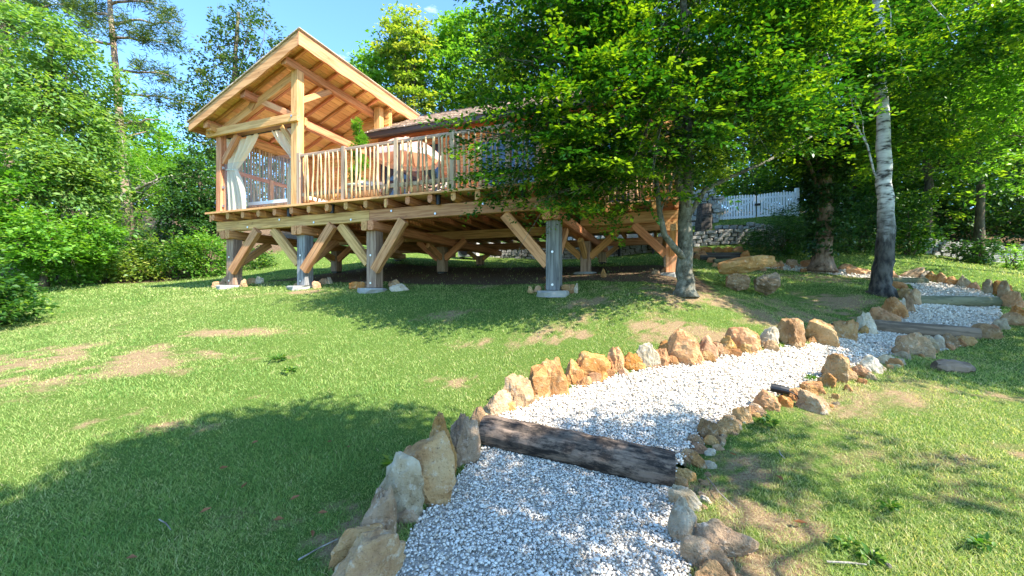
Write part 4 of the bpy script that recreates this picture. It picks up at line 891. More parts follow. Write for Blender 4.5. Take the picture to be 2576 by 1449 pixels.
# ------------------------------------------------------------------ stone bench, walls, gate and small things
p = at(1878, 735); BE = empty('stone_bench', p, math.atan2(-p.x, p.y)+.1, label='rough stone bench of one slab on two boulders on the lawn', cat='bench')
s_ = p.y/FOC
o = link('slab', rock_mesh(122*s_, 70*s_, 44*s_, 4, .0, .0, 3, .35), M['rock'], BE); o.location = (0, 0, .53); o.rotation_euler = (.10, -.16, 0); o.scale = (1.08, 1.1, 1.05)
for x, w, h, sd in ((-.20, 66, 58, 7), (.34, 58, 62, 9)):
    o = link('support_stone', rock_mesh(w*s_, 50*s_, h*s_, sd), M['brownrock'], BE); o.location = (x, -.03, .17)
def stone_wall(name, label, a, c_, h0, h1, th, seed, course=.17, cap=300):
    """a dry stone wall from a to c_, every stone a part, heights h0 to h1 above the ground"""
    r = random.Random(seed); a, c_ = Vector(a), Vector(c_); L = (c_-a).length; d = (c_-a)/L; ang = math.atan2(d.y, d.x)
    g0 = float(H(a.x, a.y)); root = empty(name, (a.x, a.y, g0), ang, label=label, cat='stone wall'); n = max(2, int(L/.5)); core = MB()
    for i in range(n+1):
        q = L*i/n; b = float(H(a.x+d.x*q, a.y+d.y*q))-g0; t_ = h0+(h1-h0)*i/n; core.v += [(q, -th*.36, b-.3), (q, -th*.36, b+t_-.06), (q, th*.36, b+t_-.06), (q, th*.36, b-.3)]
    for i in range(n):
        for k in range(4): core.f.append((i*4+k, (i+1)*4+k, (i+1)*4+(k+1) % 4, i*4+(k+1) % 4))
    core.f += [(3, 2, 1, 0), tuple(n*4+k for k in range(4))]; core.build('core', M['bark_dark'], root)
    cnt = 0; w = -.1; row = 0
    while w < max(h0, h1):
        ch = course*r.uniform(.75, 1.2); q = r.uniform(-.15, .05)
        while q < L:
            wl_ = r.uniform(1.0, 2.6)*course; b = float(H(a.x+d.x*(q+wl_/2), a.y+d.y*(q+wl_/2)))-g0; t_ = h0+(h1-h0)*min(1, max(0, q/L))
            if w+ch*.6 < t_ and cnt < cap:
                o = link('stone', r.choice(WST), None, root); o.location = (q+wl_/2, -th*.33+r.uniform(-.02, .02), b+w+ch/2); o.scale = (wl_*.98, th*.5, ch*.98); o.rotation_euler = (r.uniform(-.06, .06), r.uniform(-.06, .06), r.uniform(-.06, .06)); cnt += 1
            q += wl_+.008
        w += ch
    return root
WST = []
for k in range(9):
    r = np.random.default_rng(k); V = []; F = []
    c8 = np.array([(x, y, z) for x in (-.5, .5) for y in (-.5, .5) for z in (-.5, .5)])*(1+r.uniform(-.16, .06, (8, 3)))
    bx = MB(); bx.v = [tuple(q) for q in c8]; bx.f = [(0,1,3,2),(4,6,7,5),(0,4,5,1),(2,3,7,6),(0,2,6,4),(1,5,7,3)]; me = pyd('stone', bx.v, bx.f)
    import bmesh
    bm = bmesh.new(); bm.from_mesh(me); bmesh.ops.bevel(bm, geom=list(bm.edges), offset=.11, segments=1, affect='EDGES'); bm.to_mesh(me); bm.free(); me.materials.append(M['wallstone']); WST.append(me)
def gp(x, y): q = at(x, y); return (q.x, q.y)
def gz(X, Y): return Vector((X, Y, float(H(X, Y))))
stone_wall('retaining_wall', 'low dry stone retaining wall behind the cabin below the grassy bank', (-1.0, 17.3), (9.1, 13.7), .55, .50, .45, 1, .16)
stone_wall('boundary_wall', 'taller dry stone wall ending at the white gate post', (3.0, 21.6), (9.85, 19.6), 1.75, 1.75, .5, 2, .22)
stone_wall('garden_wall', 'low tumbled stone wall in shade at the woodland edge', (13.8, 13.6), (19.0, 12.4), .42, .65, .5, 3, .15)
stone_wall('bank_wall', 'short stepped stone wall curving up the grassy bank', (8.4, 16.2), (9.6, 14.6), .25, .35, .4, 4, .15)
# the white picket gate, two leaves
def gate(a, c_, label, flip):
    a, c_ = Vector(a), Vector(c_); d = (c_-a); L = d.to_2d().length; ang = math.atan2(d.y, d.x); sl = d.z/L
    root = empty('picket_gate', a, ang, label=label, cat='gate', group='leaves of the white double gate'); n = 13
    for i in range(n):
        x = .08+(L-.16)*i/(n-1); w = .085; z0 = sl*x+.06; z1 = sl*x+1.16+.03*math.sin(math.pi*i/(n-1)); v = [(x+q, y, z) for y in (-.045, -.023) for q, z in ((-w/2, z0), (w/2, z0), (w/2, z1-.04), (0, z1), (-w/2, z1-.04))]
        link('picket', pyd('picket', v, [(0, 1, 2, 3, 4), (9, 8, 7, 6, 5)]+[(k, k+5, (k+1) % 5+5, (k+1) % 5) for k in range(5)]), M['white'], root)
    for z in (.14, .98): beam('rail', (0, 0, z), (L, 0, z+sl*L), .04, .09, M['white'], root)
    beam('diagonal', ((0.05, .0, .2) if not flip else (.05, 0, .95)), ((L-.05, 0, .93+sl*L) if not flip else (L-.05, 0, .2+sl*L)), .036, .08, M['white'], root)
    for x in (.04, L-.04): beam('stile', (x, 0, .08+sl*x), (x, 0, 1.1+sl*x), .08, .045, M['white'], root, (0, -1, 0))
    return root
gA, gB = cp(1806,556,19.6), cp(1999,545,18.2); gA, gB = Vector(gA), Vector(gB); gM = gA*.43+gB*.57; gM = gA+(gB-gA)*.52
gate(gA+Vector((.06, 0, 0)), gM-Vector((.03, 0, 0)), 'white picket gate leaf hinged at the stone wall with rising diagonal', False); gg = gate(gM+Vector((.03, 0, 0)), gB, 'white picket gate leaf reaching behind the ivy trunk', True)
mb = MB().box(-.10, .12, -.10, -.05, .62, .72); mb.build('latch', M['black'], gg)
for q, lb, h in ((gA+Vector((-.07, 0, 0)), 'white square gate post at the stone wall end', 1.25), (gB+Vector((.10, 0, 0)), 'white square gate post hidden in the shrubs by the ivy trunk', 1.3)):
    o = MB().box(-.07, .07, -.07, .07, -.3, h).build('gate_post', M['white'], label=lb, cat='post', group='white gate posts'); o.location = q
# dark planed stump leaning at the wall, timber crate far left, fallen log on the right lawn, path spotlights, litter
q = gz(8.3, 17.4); mb = MB(); r = random.Random(8); mb.tube([(0, 0, -.2), (0, 0, .3), (.03, 0, .8), (.05, 0, 1.12)], [.34, .33, .31, .30], 14, True, .06, r); o = mb.build('tree_stump', M['log4'], label='tall dark weathered stump before the dry stone wall', cat='stump'); o.location = q
q = at(400, 572); CR = empty('timber_box', q+Vector((0, 0, .0)), .2, label='dark brown timber box on the slope among the trees far behind the lawn', cat='box')
MB().box(-.6, .6, -.3, .3, -.1, .62).build('body', M['log2'], CR); MB().box(-.68, .68, -.36, .36, .62, .68).build('lid', M['log2'], CR)
a, c_ = at(2352, 930), at(2448, 936); L = (c_-a).length; mb = MB(); r = random.Random(2); mb.tube([(L*k/9, r.uniform(-.01, .01), r.uniform(-.01, .01)) for k in range(10)], [.055, .075, .08, .085, .085, .08, .075, .07, .06, .035], 10, True, .12, r); o = mb.build('fallen_log', M['log2'], label='short rotten log lying on the right lawn', cat='log'); o.matrix_basis = frame_mat(a+Vector((0, 0, .05)), c_+Vector((0, 0, .04)))
def spot(x, y, rz, label):
    q = at(x, y); o = empty('path_spotlight', q, rz, label=label, cat='spotlight', group='black spotlights in the path edging'); mb = MB(); mb.tube([(0, 0, .10), (.07, 0, .11), (.15, 0, .12)], [.034, .04, .042], 12); mb.build('head', M['black'], o); mb = MB(); mb.tube([(.06, 0, -.05), (.06, 0, .09)], .012, 6); mb.build('spike', M['black'], o)
    mb = MB(); mb.tube([(0, 0, .1), (-.06, .02, .07), (-.1, .05, .0)], .006, 5); mb.build('cable', M['black'], o)
spot(1985, 1010, 2.6, 'black spotlight lying on the right edging stones'); spot(2092, 835, -.5, 'black spotlight between two large tan blocks'); spot(1892, 655, 1.2, 'small black spotlight beside the upper steps')
r = random.Random(21)
LEAFL = ['brown leaf left of the biggest tan slab, farther from it of two', 'brown leaf left of the biggest tan slab, nearer to it of two', 'curled brown leaf in the middle of the near lawn shade', 'brown leaf in shade, just below the leaf at mid lawn', 'brown leaf in shade left of the tall brown upright rock', 'brown leaf in shade, uppermost of the low cluster by the straw twig', 'brown leaf beside the pale straw twig in shade', 'brown leaf left of the light tan sloping boulder', 'large curled brown leaf at the bottom edge of the lawn', 'brown leaf at the upper rim of the lawn shade', 'brown leaf just inside the shade below its upper rim', 'brown leaf on the dry right lawn above the short twig', 'brown leaf at the right edging near the horn-shaped stone', 'brown leaf on the right lawn beside the broad-leaved dock']
for k, (x, y) in enumerate(((830,1122),(878,1135),(614,1235),(740,1268),(810,1305),(700,1322),(515,1300),(785,1358),(330,1420),(640,1125),(560,1190),(1960,1215),(1845,1155),(2010,1330))):
    q = at(x, y); s = r.uniform(.024, .034); a = r.uniform(0, 6.28); v = [(-s, 0, .0), (0, -s*.5, s*.45), (s*.9, 0, .1*s), (s*1.3, .1*s, .3*s), (0, s*.5, s*.4), (0, 0, -.1*s)]
    o = link('dry_leaf', pyd('dry_leaf', v, [(0, 1, 5), (1, 2, 5), (0, 5, 4), (5, 2, 4), (2, 3, 4)]), DRY, label=LEAFL[k], cat='leaf', group='fallen leaves on the grass'); o.location = q+Vector((0, 0, .035)); o.rotation_euler = (r.uniform(-.5, .5), r.uniform(-.4, .4), a)
for k, (x0, y0, x1, y1, rad, lb) in enumerate(((2195,1400,2240,1440,.016,'thick pale broken stick on the right lawn'),(2080,1424,2180,1436,.006,'thin dry twig lying across the weeds at the bottom'),(1780,1210,1850,1290,.004,'thin pale twig beside the loose chips'),(1010,1265,1000,1320,.004,'dry twig between the near boulders'),(750,1420,850,1370,.005,'forked dry twig before the nearest boulder'),(1640,1275,1680,1285,.008,'dark wet twig on the gravel by the pale slab'),(1960,1140,1975,1165,.005,'short curved twig on the right lawn'),(400,1315,430,1345,.004,'pale straw twig in the shaded lawn'))):
    a, c_ = at(x0, y0), at(x1, y1); m_ = (a+c_)/2+Vector((r.uniform(-.02, .02), r.uniform(-.02, .02), .03)); mb = MB(); mb.tube([a+Vector((0, 0, .02)), m_, c_+Vector((0, 0, .03))], [rad, rad*.9, rad*.6], 6); mb.build('twig', M['bark_pale'], label=lb, cat='twig')

# ------------------------------------------------------------------ foliage
def leaf_arrays(P, D, k, L, size, spread, droop, r, tone, up=.8, aspect=.55, flat=.25, jn=.42, tips=0.):
    n = len(P); t_ = r.random((n, k))**.8; side = np.where(r.random((n, k)) < .5, -1., 1.)
    D = D/np.linalg.norm(D, axis=1)[:, None]; Sd = np.cross(D, [0, 0, 1.]); Sd /= np.linalg.norm(Sd, axis=1)[:, None]+1e-9
    pos = P[:, None]+D[:, None]*(t_*L[:, None])[..., None]+Sd[:, None]*(side*spread*L[:, None]*r.random((n, k))*(1.05-t_*.8))[..., None]+r.normal(0, 1, (n, k, 3))*(L[:, None, None]*flat*np.array([.35, .35, .55]))
    pos[..., 2] -= droop*L[:, None]*t_**2
    ax = D[:, None]*.55+Sd[:, None]*(side*.8)[..., None]+r.normal(0, .38, (n, k, 3)); ax[..., 2] -= droop*.5; ax /= np.linalg.norm(ax, axis=2)[..., None]
    nn = np.array([0, 0, up])+r.normal(0, jn, (n, k, 3)); nn -= ax*(nn*ax).sum(2)[..., None]; nn /= np.linalg.norm(nn, axis=2)[..., None]+1e-9; b_ = np.cross(nn, ax)
    s = size*r.uniform(.65, 1.25, (n, k, 1)); V = np.empty((n, k, 4, 3)); V[:, :, 0] = pos; V[:, :, 1] = pos+ax*s*.45+b_*s*aspect*.5+nn*s*.10; V[:, :, 2] = pos+ax*s; V[:, :, 3] = pos+ax*s*.45-b_*s*aspect*.5+nn*s*.10
    tn = np.clip(tone[:, None]+r.normal(0, .16, (n, k))+(.22+tips*.35)*(t_-.5), 0, 1)  # spray ends paler, inner leaves darker: sunlit tips put into the leaf colour
    return V.reshape(-1, 4, 3), tn.ravel()
def leaf_mesh(name, V, tn, mat, parent, **kw):
    n = len(V); i = (np.arange(n)*4)[:, None]; F = np.concatenate([i+[0, 1, 2], i+[0, 2, 3]], 1).reshape(-1, 3)
    return link(name, fast_mesh(name, V.reshape(-1, 3), F, {'tone': np.repeat(tn, 4)}), mat, parent, **kw)
def crown_pts(blobs, r, shell=.5, gap=.35, gs=1.3, seed=0):
    Ps, Ds = [], []
    for (cx, cy, cz, rx, ry, rz, n) in blobs:
        m_ = int(n*1.9); d = r.normal(size=(m_, 3)); d /= np.linalg.norm(d, axis=1)[:, None]; q = d*(shell+(1-shell)*r.random((m_, 1))**.6)*(.82+.30*vnoise(d[:, 0]*3+cx, d[:, 1]*3+d[:, 2]*2.3+cz, 1.2, seed+3))[:, None]
        p = np.array([cx, cy, cz])+q*[rx, ry, rz]; g_ = vnoise(p[:, 0]+.6*p[:, 2], p[:, 1]-.5*p[:, 2], gs, seed+5)+vnoise(p[:, 2]*1.2+p[:, 0]*.3, p[:, 0]-p[:, 1], gs, seed+6)
        keep = g_ > np.quantile(g_, gap); p, d = p[keep][:n], d[keep][:n]; Ps.append(p); Ds.append(d)
    return np.concatenate(Ps), np.concatenate(Ds)
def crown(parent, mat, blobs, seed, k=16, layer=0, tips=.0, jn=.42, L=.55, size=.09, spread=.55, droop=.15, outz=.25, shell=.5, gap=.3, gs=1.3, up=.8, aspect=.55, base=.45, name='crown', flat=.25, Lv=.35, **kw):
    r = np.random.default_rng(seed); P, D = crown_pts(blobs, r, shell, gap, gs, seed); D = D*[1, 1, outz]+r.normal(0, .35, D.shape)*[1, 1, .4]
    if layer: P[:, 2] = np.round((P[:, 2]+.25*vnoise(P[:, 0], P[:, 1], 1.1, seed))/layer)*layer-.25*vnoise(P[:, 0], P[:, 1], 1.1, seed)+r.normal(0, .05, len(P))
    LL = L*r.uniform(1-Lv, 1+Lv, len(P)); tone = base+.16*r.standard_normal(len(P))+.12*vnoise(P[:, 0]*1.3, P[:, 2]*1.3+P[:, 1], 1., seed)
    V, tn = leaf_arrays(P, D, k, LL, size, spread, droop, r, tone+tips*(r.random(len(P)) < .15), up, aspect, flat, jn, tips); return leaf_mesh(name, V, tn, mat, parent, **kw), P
def limb(a, c_, r, n=7, sag=.0, wig=.12):
    a, c_ = Vector(a), Vector(c_); L = (c_-a).length; pts = []
    for i in range(n):
        t_ = i/(n-1); p = a.lerp(c_, t_); w = math.sin(math.pi*t_)*L; pts.append(p+Vector((r.uniform(-1, 1)*wig*.35, r.uniform(-1, 1)*wig*.35, r.uniform(-.6, 1)*wig*.3-sag))*w)
    return pts
def B(x, y, Z, rx, ry, rd, n):
    s = Z/FOC; return ((x-PCX)*s, Z, (PCY-y)*s, rx*s, rd, ry*s, n)
def tree(name, label, cat, trunk, r0, r1, bark, mat, blobs, seed, group=None, limbs=10, base=None, sides=12, lr=.3, reach=.85, kids=2, **kw):
    """trunk: list of world points from the ground up"""
    r = random.Random(seed); o0 = Vector(trunk[0]); root = empty(name, o0, 0, label=label, cat=cat, group=group); mb = MB(); T = [Vector(q)-o0 for q in trunk]; n = len(T)
    fine = []
    for i in range(n-1):
        for q in range(4): fine.append(T[i].lerp(T[i+1], q/4)+Vector((r.uniform(-1, 1), r.uniform(-1, 1), 0))*r0*.12)
    fine.append(T[-1]); m_ = len(fine); rad = [r0+(r1-r0)*i/(m_-1) for i in range(m_)]; rad[0] *= 1.55; rad[1] *= 1.12
    mb.tube(fine, rad, sides, True, .05, r)
    for j in range(limbs):
        bl = blobs[j % len(blobs)] if blobs else None
        if not bl: break
        i = min(m_-1, max(int(m_*.35), int(m_*r.uniform(.4, 1.0)))); st = fine[i]; d = Vector((r.gauss(0, 1), r.gauss(0, 1), r.gauss(.1, .8))).normalized()
        en = Vector((bl[0]+d.x*bl[3]*reach, bl[1]+d.y*bl[4]*reach, bl[2]+d.z*bl[5]*reach))-o0; pts = limb(st, en, r); q0 = rad[i]*lr*r.uniform(.8, 1.3)+.008
        mb.tube(pts, [q0*(1-.82*k/(len(pts)-1)) for k in range(len(pts))], 6)
        for _ in range(kids):
            a = pts[r.randint(2, 5)]; mb.tube(limb(a, a+(en-st)*r.uniform(.25, .45)+Vector((r.gauss(0, .3), r.gauss(0, .3), r.gauss(0, .25)))*bl[3]*.4, r, 5), [q0*.42, q0*.36, q0*.28, q0*.18, q0*.08], 5)
    mb.build('trunk', bark, root, True)
    if blobs:
        c, P = crown(root, mat, [(b_[0]-o0.x, b_[1]-o0.y, b_[2]-o0.z, *b_[3:]) for b_ in blobs], seed, **kw)
    return root
def wpt(x, y, Z): return Vector(cp(x, y, Z))
def at_Z(x, Z): X = (x-PCX)/FOC*Z; return Vector((X, Z, float(H(X, Z))))
# the hornbeam in front of the cabin
hb = at(1725, 742); hb.z -= .03
tree('hornbeam_tree', 'dense green hornbeam with mottled trunk standing before the right end of the cabin', 'tree', [hb, hb+Vector((-.02, .0, .55)), hb+Vector((.0, .05, 1.3)), hb+Vector((.05, .0, 2.3)), hb+Vector((.0, -.1, 3.6)), hb+Vector((-.1, -.1, 5.2)), hb+Vector((-.05, 0, 7.0))], .150, .03, M['bark_horn'], L1,
  [B(1640,290,6.1,280,180,1.5,320), B(1430,240,6.0,150,170,1.0,125), B(1430,420,6.1,130,70,.8,100), B(1310,410,6.3,60,50,.4,40), B(1560,405,6.2,150,55,.9,90), B(1700,60,6.1,350,180,1.6,270), B(1430,70,6.1,120,130,1.0,110), B(1880,320,6.3,170,90,1.2,130), B(1900,100,6.3,210,180,1.4,200), B(1600,-190,6.0,420,170,1.8,380), B(1640,515,6.5,45,16,.3,10), B(1420,500,6.5,55,18,.3,14), B(1225,335,6.3,45,14,.2,9), B(1240,150,6.2,45,40,.3,16), B(1270,470,6.4,50,16,.2,9), B(1390,515,6.4,60,14,.2,9), B(1275,270,6.2,50,20,.3,12), B(1265,30,6.2,45,40,.3,14)],
  3, limbs=44, lr=.24, k=50, L=.78, size=.079, spread=.34, droop=.20, outz=.05, shell=.2, gap=.42, gs=2.3, up=1.4, base=.24, flat=.045, layer=.36, tips=.42, jn=.36, aspect=.6, kids=3)
# its low crooked side stem
mb = MB(); q = hb; mb.tube([q+Vector((-.02, -.05, .62)), q+Vector((-.22, -.12, .80)), q+Vector((-.42, -.16, 1.02)), q+Vector((-.50, -.16, 1.4)), q+Vector((-.56, -.1, 2.2))], [.062, .055, .05, .045, .03], 10, True, .05, random.Random(1)); mb.tube([q+Vector((.02, .02, 1.5)), q+Vector((-.12, .0, 1.9)), q+Vector((-.10, .0, 2.6)), q+Vector((-.16, .1, 3.4))], [.075, .07, .06, .04], 10, True, .05, random.Random(4))
mb.tube([q+Vector((.03, 0, 1.35)), q+Vector((.4, .15, 1.85)), q+Vector((.95, .4, 2.12)), q+Vector((1.8, .7, 2.5)), q+Vector((2.9, .9, 3.1))], [.05, .043, .034, .026, .012], 8); hornb = [o for o in bpy.data.objects if o.name == 'hornbeam_tree'][0]; so = mb.build('side_stem', M['bark_horn'], hornb, True); so.matrix_parent_inverse = Matrix.Translation(-hb)
# the ivy-clad trunk and its crown
ip = at(2068, 684)
iv = tree('ivy_clad_tree', 'hornbeam with rough trunk wrapped in ivy above the upper path', 'tree', [ip, ip+Vector((.05, 0, 1)), ip+Vector((.1, 0, 2.4)), ip+Vector((.0, 0, 4.5)), ip+Vector((.1, 0, 8))], .25, .06, M['bark_ivy'], L3,
  [B(2050,120,10.6,300,190,2.0,480), B(1890,320,10.4,120,75,1.2,190), B(2180,350,10.8,150,95,1.4,260), B(2060,370,10.8,90,60,.9,120), B(2060,-120,10.6,360,180,2.2,420)], 5, limbs=14, k=22, L=.75, size=.145, spread=.45, droop=.12, outz=.1, shell=.3, gap=.38, gs=1.4, up=1.3, base=.50, flat=.09, layer=.5, tips=.3, jn=.36)
crown(iv, L9, [(.08+.05*(k < 3), -.06, .75+.35*k, .50, .50, .28, 34+22*(k > 2)) for k in range(11)], 77, k=14, L=.18, size=.095, spread=.8, droop=.4, outz=.2, shell=.8, gap=.05, up=.2, aspect=.9, name='ivy')
# the birch
bp = at(2216, 740)
tree('birch_tree', 'white barked birch with black fissured foot beside the path', 'tree', [bp, bp+Vector((.03, 0, .35)), bp+Vector((.10, 0, 1.0)), bp+Vector((.07, 0, 2.2)), bp+Vector((.03, 0, 3.6)), bp+Vector((-.05, 0, 5.6)), bp+Vector((-.1, .1, 9))], .185, .06, M['bark_birch'], L1,
  [B(2270,200,7.6,80,90,.6,70), B(2330,120,7.6,160,110,1.0,150), B(2120,120,7.8,100,90,.8,80), B(2300,380,8.4,120,60,.7,70), B(2200,-160,7.8,320,120,1.8,260)], 6, limbs=3, sides=16, lr=.09, reach=.5, kids=1, k=24, L=.55, size=.10, spread=.5, droop=.15, outz=.1, shell=.3, gap=.3, gs=2, up=1.4, base=.50, flat=.08, layer=.4, tips=.4, jn=.34)
# woods on the right
WR = 'trees of the wood on the right'
def wood_tree(x, Z, crowns, label, seed, mat=L3, bark='bark_dark', r0=.16, top=7.5, name='woodland_tree', group=WR, **kw):
    a = at_Z(x, Z); kk = dict(k=19, L=1.0, size=.18, spread=.45, droop=.15, outz=.12, shell=.3, gap=.42, gs=1.3, up=1.2, base=.45, flat=.11, layer=.6, tips=.35); kk.update(kw)
    return tree(name, label, 'tree', [a, a+Vector((.1, 0, top*.3)), a+Vector((-.05, .1, top*.65)), a+Vector((.1, 0, top))], r0, r0*.25, M[bark], mat, crowns, seed, group, limbs=kk.pop('limbs', 9), **kk)
wood_tree(2460, 12.5, [B(2450,320,12.3,190,190,1.8,300), B(2430,60,12.3,230,170,2.0,280), B(2520,-170,12.3,260,140,2,200)], 'shaded woodland tree with pale trunk right of the birch', 11, bark='bark_dark', r0=.13)
wood_tree(2330, 14.5, [B(2310,250,14.5,190,210,2.0,300), B(2300,470,14.5,130,60,1.2,90), B(2300,-60,14.5,240,170,2,240)], 'dark woodland tree standing behind the birch', 12)
wood_tree(2760, 9.6, [B(2500,110,9.0,150,150,1.3,260), B(2590,300,9.4,110,180,1.2,230), B(2480,-90,9,230,130,1.5,200)], 'light green tree leaning in at the right frame edge', 13, mat=L8, base=.55, size=.12, L=.7)
wood_tree(2140, 17, [B(2150,300,17,200,190,2.2,330), B(2160,60,17,260,190,2.4,300)], 'woodland tree rising behind the ivy trunk', 14)
wood_tree(1900, 26, [B(1890,310,26,190,100,2.5,300), B(1860,160,24,260,150,2.8,360), B(1880,-60,24,300,160,2.8,250)], 'tall woodland tree beyond the white gate', 15, size=.22, L=1.2)
wood_tree(1620, 19, [B(1620,200,19,230,170,2.5,340), B(1560,20,19,260,150,2.5,300)], 'tall tree behind the cabin roof and hornbeam', 16, size=.2, L=1.1, top=9)
wood_tree(2700, 14, [B(2640,330,14,180,240,2,350), B(2640,40,14,220,200,2,250)], 'deep shaded tree at the far right woodland edge', 17)
wood_tree(2240, 20, [B(2260,420,20,300,130,2.2,330), B(2400,250,20,300,200,2.6,380), B(2300,0,20,350,230,3,350)], 'background tree deep in the wood', 18, size=.24, L=1.3, mat=L4)
wood_tree(2560, 19, [B(2560,440,19,250,120,2.2,260), B(2600,200,19,260,220,2.6,320)], 'dark background tree deep in the wood by the frame edge', 19, size=.24, L=1.3, mat=L4)
# shrubs
def shrub(name, label, x, Z, blobs, seed, mat, group=None, stems=6, **kw):
    a = at_Z(x, Z); r = random.Random(seed); root = empty(name, a, 0, label=label, cat='shrub', group=group); mb = MB()
    bl = [(b_[0]-a.x, b_[1]-a.y, b_[2]-a.z, *b_[3:]) for b_ in blobs]
    for j in range(stems):
        b_ = bl[j % len(bl)]; e = Vector((b_[0]+r.uniform(-.7, .7)*b_[3], b_[1]+r.uniform(-.6, .6)*b_[4], b_[2]+r.uniform(0, .7)*b_[5])); mb.tube(limb((r.uniform(-.1, .1), r.uniform(-.1, .1), -.1), e, r), [.025, .022, .02, .016, .013, .01, .006], 5)
    mb.build('stems', M['bark_dark'], root, True); kk = dict(k=18, L=.45, size=.10, spread=.55, droop=.1, outz=.5, shell=.4, gap=.2, gs=2.0, up=.6, base=.45, flat=.25); kk.update(kw); crown(root, mat, bl, seed, name='foliage', **kk); return root
shrub('juniper_shrub', 'dark feathery evergreen shrub between retaining wall and ivy trunk', 1960, 13.2, [B(1960,610,13.0,75,48,.8,260), B(2010,570,13.4,70,55,.8,200)], 31, L4, 'dark evergreens along the upper path', size=.12, aspect=.22, L=.5, droop=.3, gap=.08)
shrub('juniper_shrub', 'dark feathery evergreen shrub between ivy trunk and birch', 2160, 13.0, [B(2150,600,13.0,80,60,.8,330), B(2190,540,13.4,60,50,.8,160)], 32, L4, 'dark evergreens along the upper path', size=.12, aspect=.22, L=.5, droop=.3, gap=.08)
shrub('woodland_shrub', 'shaded leafy shrub just right of the birch trunk', 2285, 12.6, [B(2290,560,12.8,55,75,.8,240)], 33, L3, size=.11)
shrub('bay_shrub', 'low bushy shrub at the tumbled wall', 2462, 12.2, [B(2462,632,12.2,38,34,.4,110)], 34, L4, size=.09, L=.3)
shrub('variegated_shrub', 'pale sunlit shrub at the right frame edge', 2545, 11.4, [B(2548,650,11.4,16,30,.25,26), B(2560,668,11.3,16,12,.2,16)], 35, L8, size=.07, L=.25, base=.8)
shrub('sunlit_shrub', 'bright yellow-green hedge growth behind the white gate', 1850, 22.5, [B(1860,465,22.5,110,45,1.0,260), B(1960,450,22,60,45,1.0,130)], 36, L8, size=.16, L=.7, base=.6)
shrub('sunlit_shrub', 'pale creeper growth above the taller dry stone wall', 1760, 21.4, [B(1770,430,21.4,50,60,.8,150)], 37, L5, size=.15, L=.6, base=.4)
for i, (x, y) in enumerate(((1985,627),(2010,630))): pass
sg = at(2005, 640); mb = MB(); r = random.Random(3)
for k in range(60):
    a = r.uniform(0, 6.28); h = r.uniform(.25, .5); d = Vector((math.cos(a), math.sin(a), 0)); q = Vector((r.uniform(-.12, .12), r.uniform(-.1, .1), 0)); s = Vector((-d.y, d.x, 0))*.01; n = len(mb.v)
    mb.v += [tuple(q-s), tuple(q+s), tuple(q+d*h*.3+s+Vector((0, 0, h*.8))), tuple(q+d*h*.3-s+Vector((0, 0, h*.8))), tuple(q+d*h*.7+Vector((0, 0, h*.85)))]; mb.f += [(n, n+1, n+2, n+3), (n+3, n+2, n+4)]
o = mb.build('strap_leaf_plant', L8, label='tuft of strappy leaves above the upper steps', cat='plant'); o.location = at(1985, 640)
# lawn edge on the left: pines, fruit tree, maple, hedge
def at_base(x, y): return at(x, y)
pp = at(326, 612); P1 = [pp, wpt(318,500,pp.y), wpt(303,330,pp.y), wpt(292,180,pp.y), wpt(278,30,pp.y), wpt(268,-160,pp.y)]
pz_ = pp.y
def pine(label, trunk, r0, clumps, branches, seed, group='pines behind the lawn'):
    o0 = Vector(trunk[0]); r = random.Random(seed); root = empty('scots_pine', o0, 0, label=label, cat='tree', group=group); mb = MB(); T = [Vector(q)-o0 for q in trunk]; mb.tube(T, [r0*(1.2 if i == 0 else 1)*(1-.72*i/(len(T)-1)) for i in range(len(T))], 12, True, .06, r)
    for a, c_ in branches: mb.tube(limb(a-o0, c_-o0, r, 7, -.03, .14), [.07, .062, .055, .045, .035, .025, .012], 6)
    mb.build('trunk', M['bark_pine'], root, True); bl = [(b_[0]-o0.x, b_[1]-o0.y, b_[2]-o0.z, *b_[3:]) for b_ in clumps]
    for b_ in bl: pass
    crown(root, L7, bl, seed, name='needles', k=17, L=.42, size=.24, spread=.35, droop=-.1, outz=.5, shell=.1, gap=.15, gs=1.5, up=.5, aspect=.10, base=.5, flat=.35); return root
pine('tall bare-trunked pine with open branches rising over the lawn edge', P1, .22,
  [B(x, y, pz_+dz, rx, ry, .7, n) for x, y, rx, ry, n, dz in ((400,95,50,22,60,0),(395,20,45,24,60,.3),(345,70,40,25,50,-.5),(210,30,60,26,70,.4),(170,110,50,22,45,0),(380,180,45,18,45,0),(425,70,22,10,16,0),(405,250,50,16,45,.3),(330,320,40,16,25,0),(250,80,35,22,40,-.3),(300,-30,90,40,120,0),(430,195,20,8,14,0))],
  [(wpt(x0,y0,pz_), wpt(x1,y1,pz_+d)) for x0,y0,x1,y1,d in ((283,60,440,60,0),(285,95,420,110,.3),(292,175,440,195,0),(298,235,440,250,.3),(280,40,190,30,.4),(286,110,160,110,0),(303,320,400,300,-.3),(276,10,400,10,0),(296,220,220,260,.2),(305,350,370,330,.5))], 41)
q = at_Z(30, 15.0); pine('second pine trunk rising at the left frame edge', [q, wpt(22,400,15), wpt(12,150,15), wpt(5,-150,15)], .24, [B(60,60,15.2,90,40,.8,100), B(140,10,15,80,30,.8,80), B(20,-40,15,120,50,1,100)], [(wpt(15,120,15), wpt(120,60,15.2)), (wpt(10,60,15), wpt(160,10,15))], 42)
LH = 'trees along the left lawn edge'
def left_tree(name, label, trunk, r0, blobs, seed, mat, bark='bark_dark', **kw):
    kk = dict(k=18, L=.7, size=.13, spread=.5, droop=.2, outz=.25, shell=.4, gap=.3, gs=1.2, up=.8, base=.5, flat=.18, limbs=10); kk.update(kw); return tree(name, label, 'tree', trunk, r0, r0*.3, M[bark], mat, blobs, seed, LH, **kk)
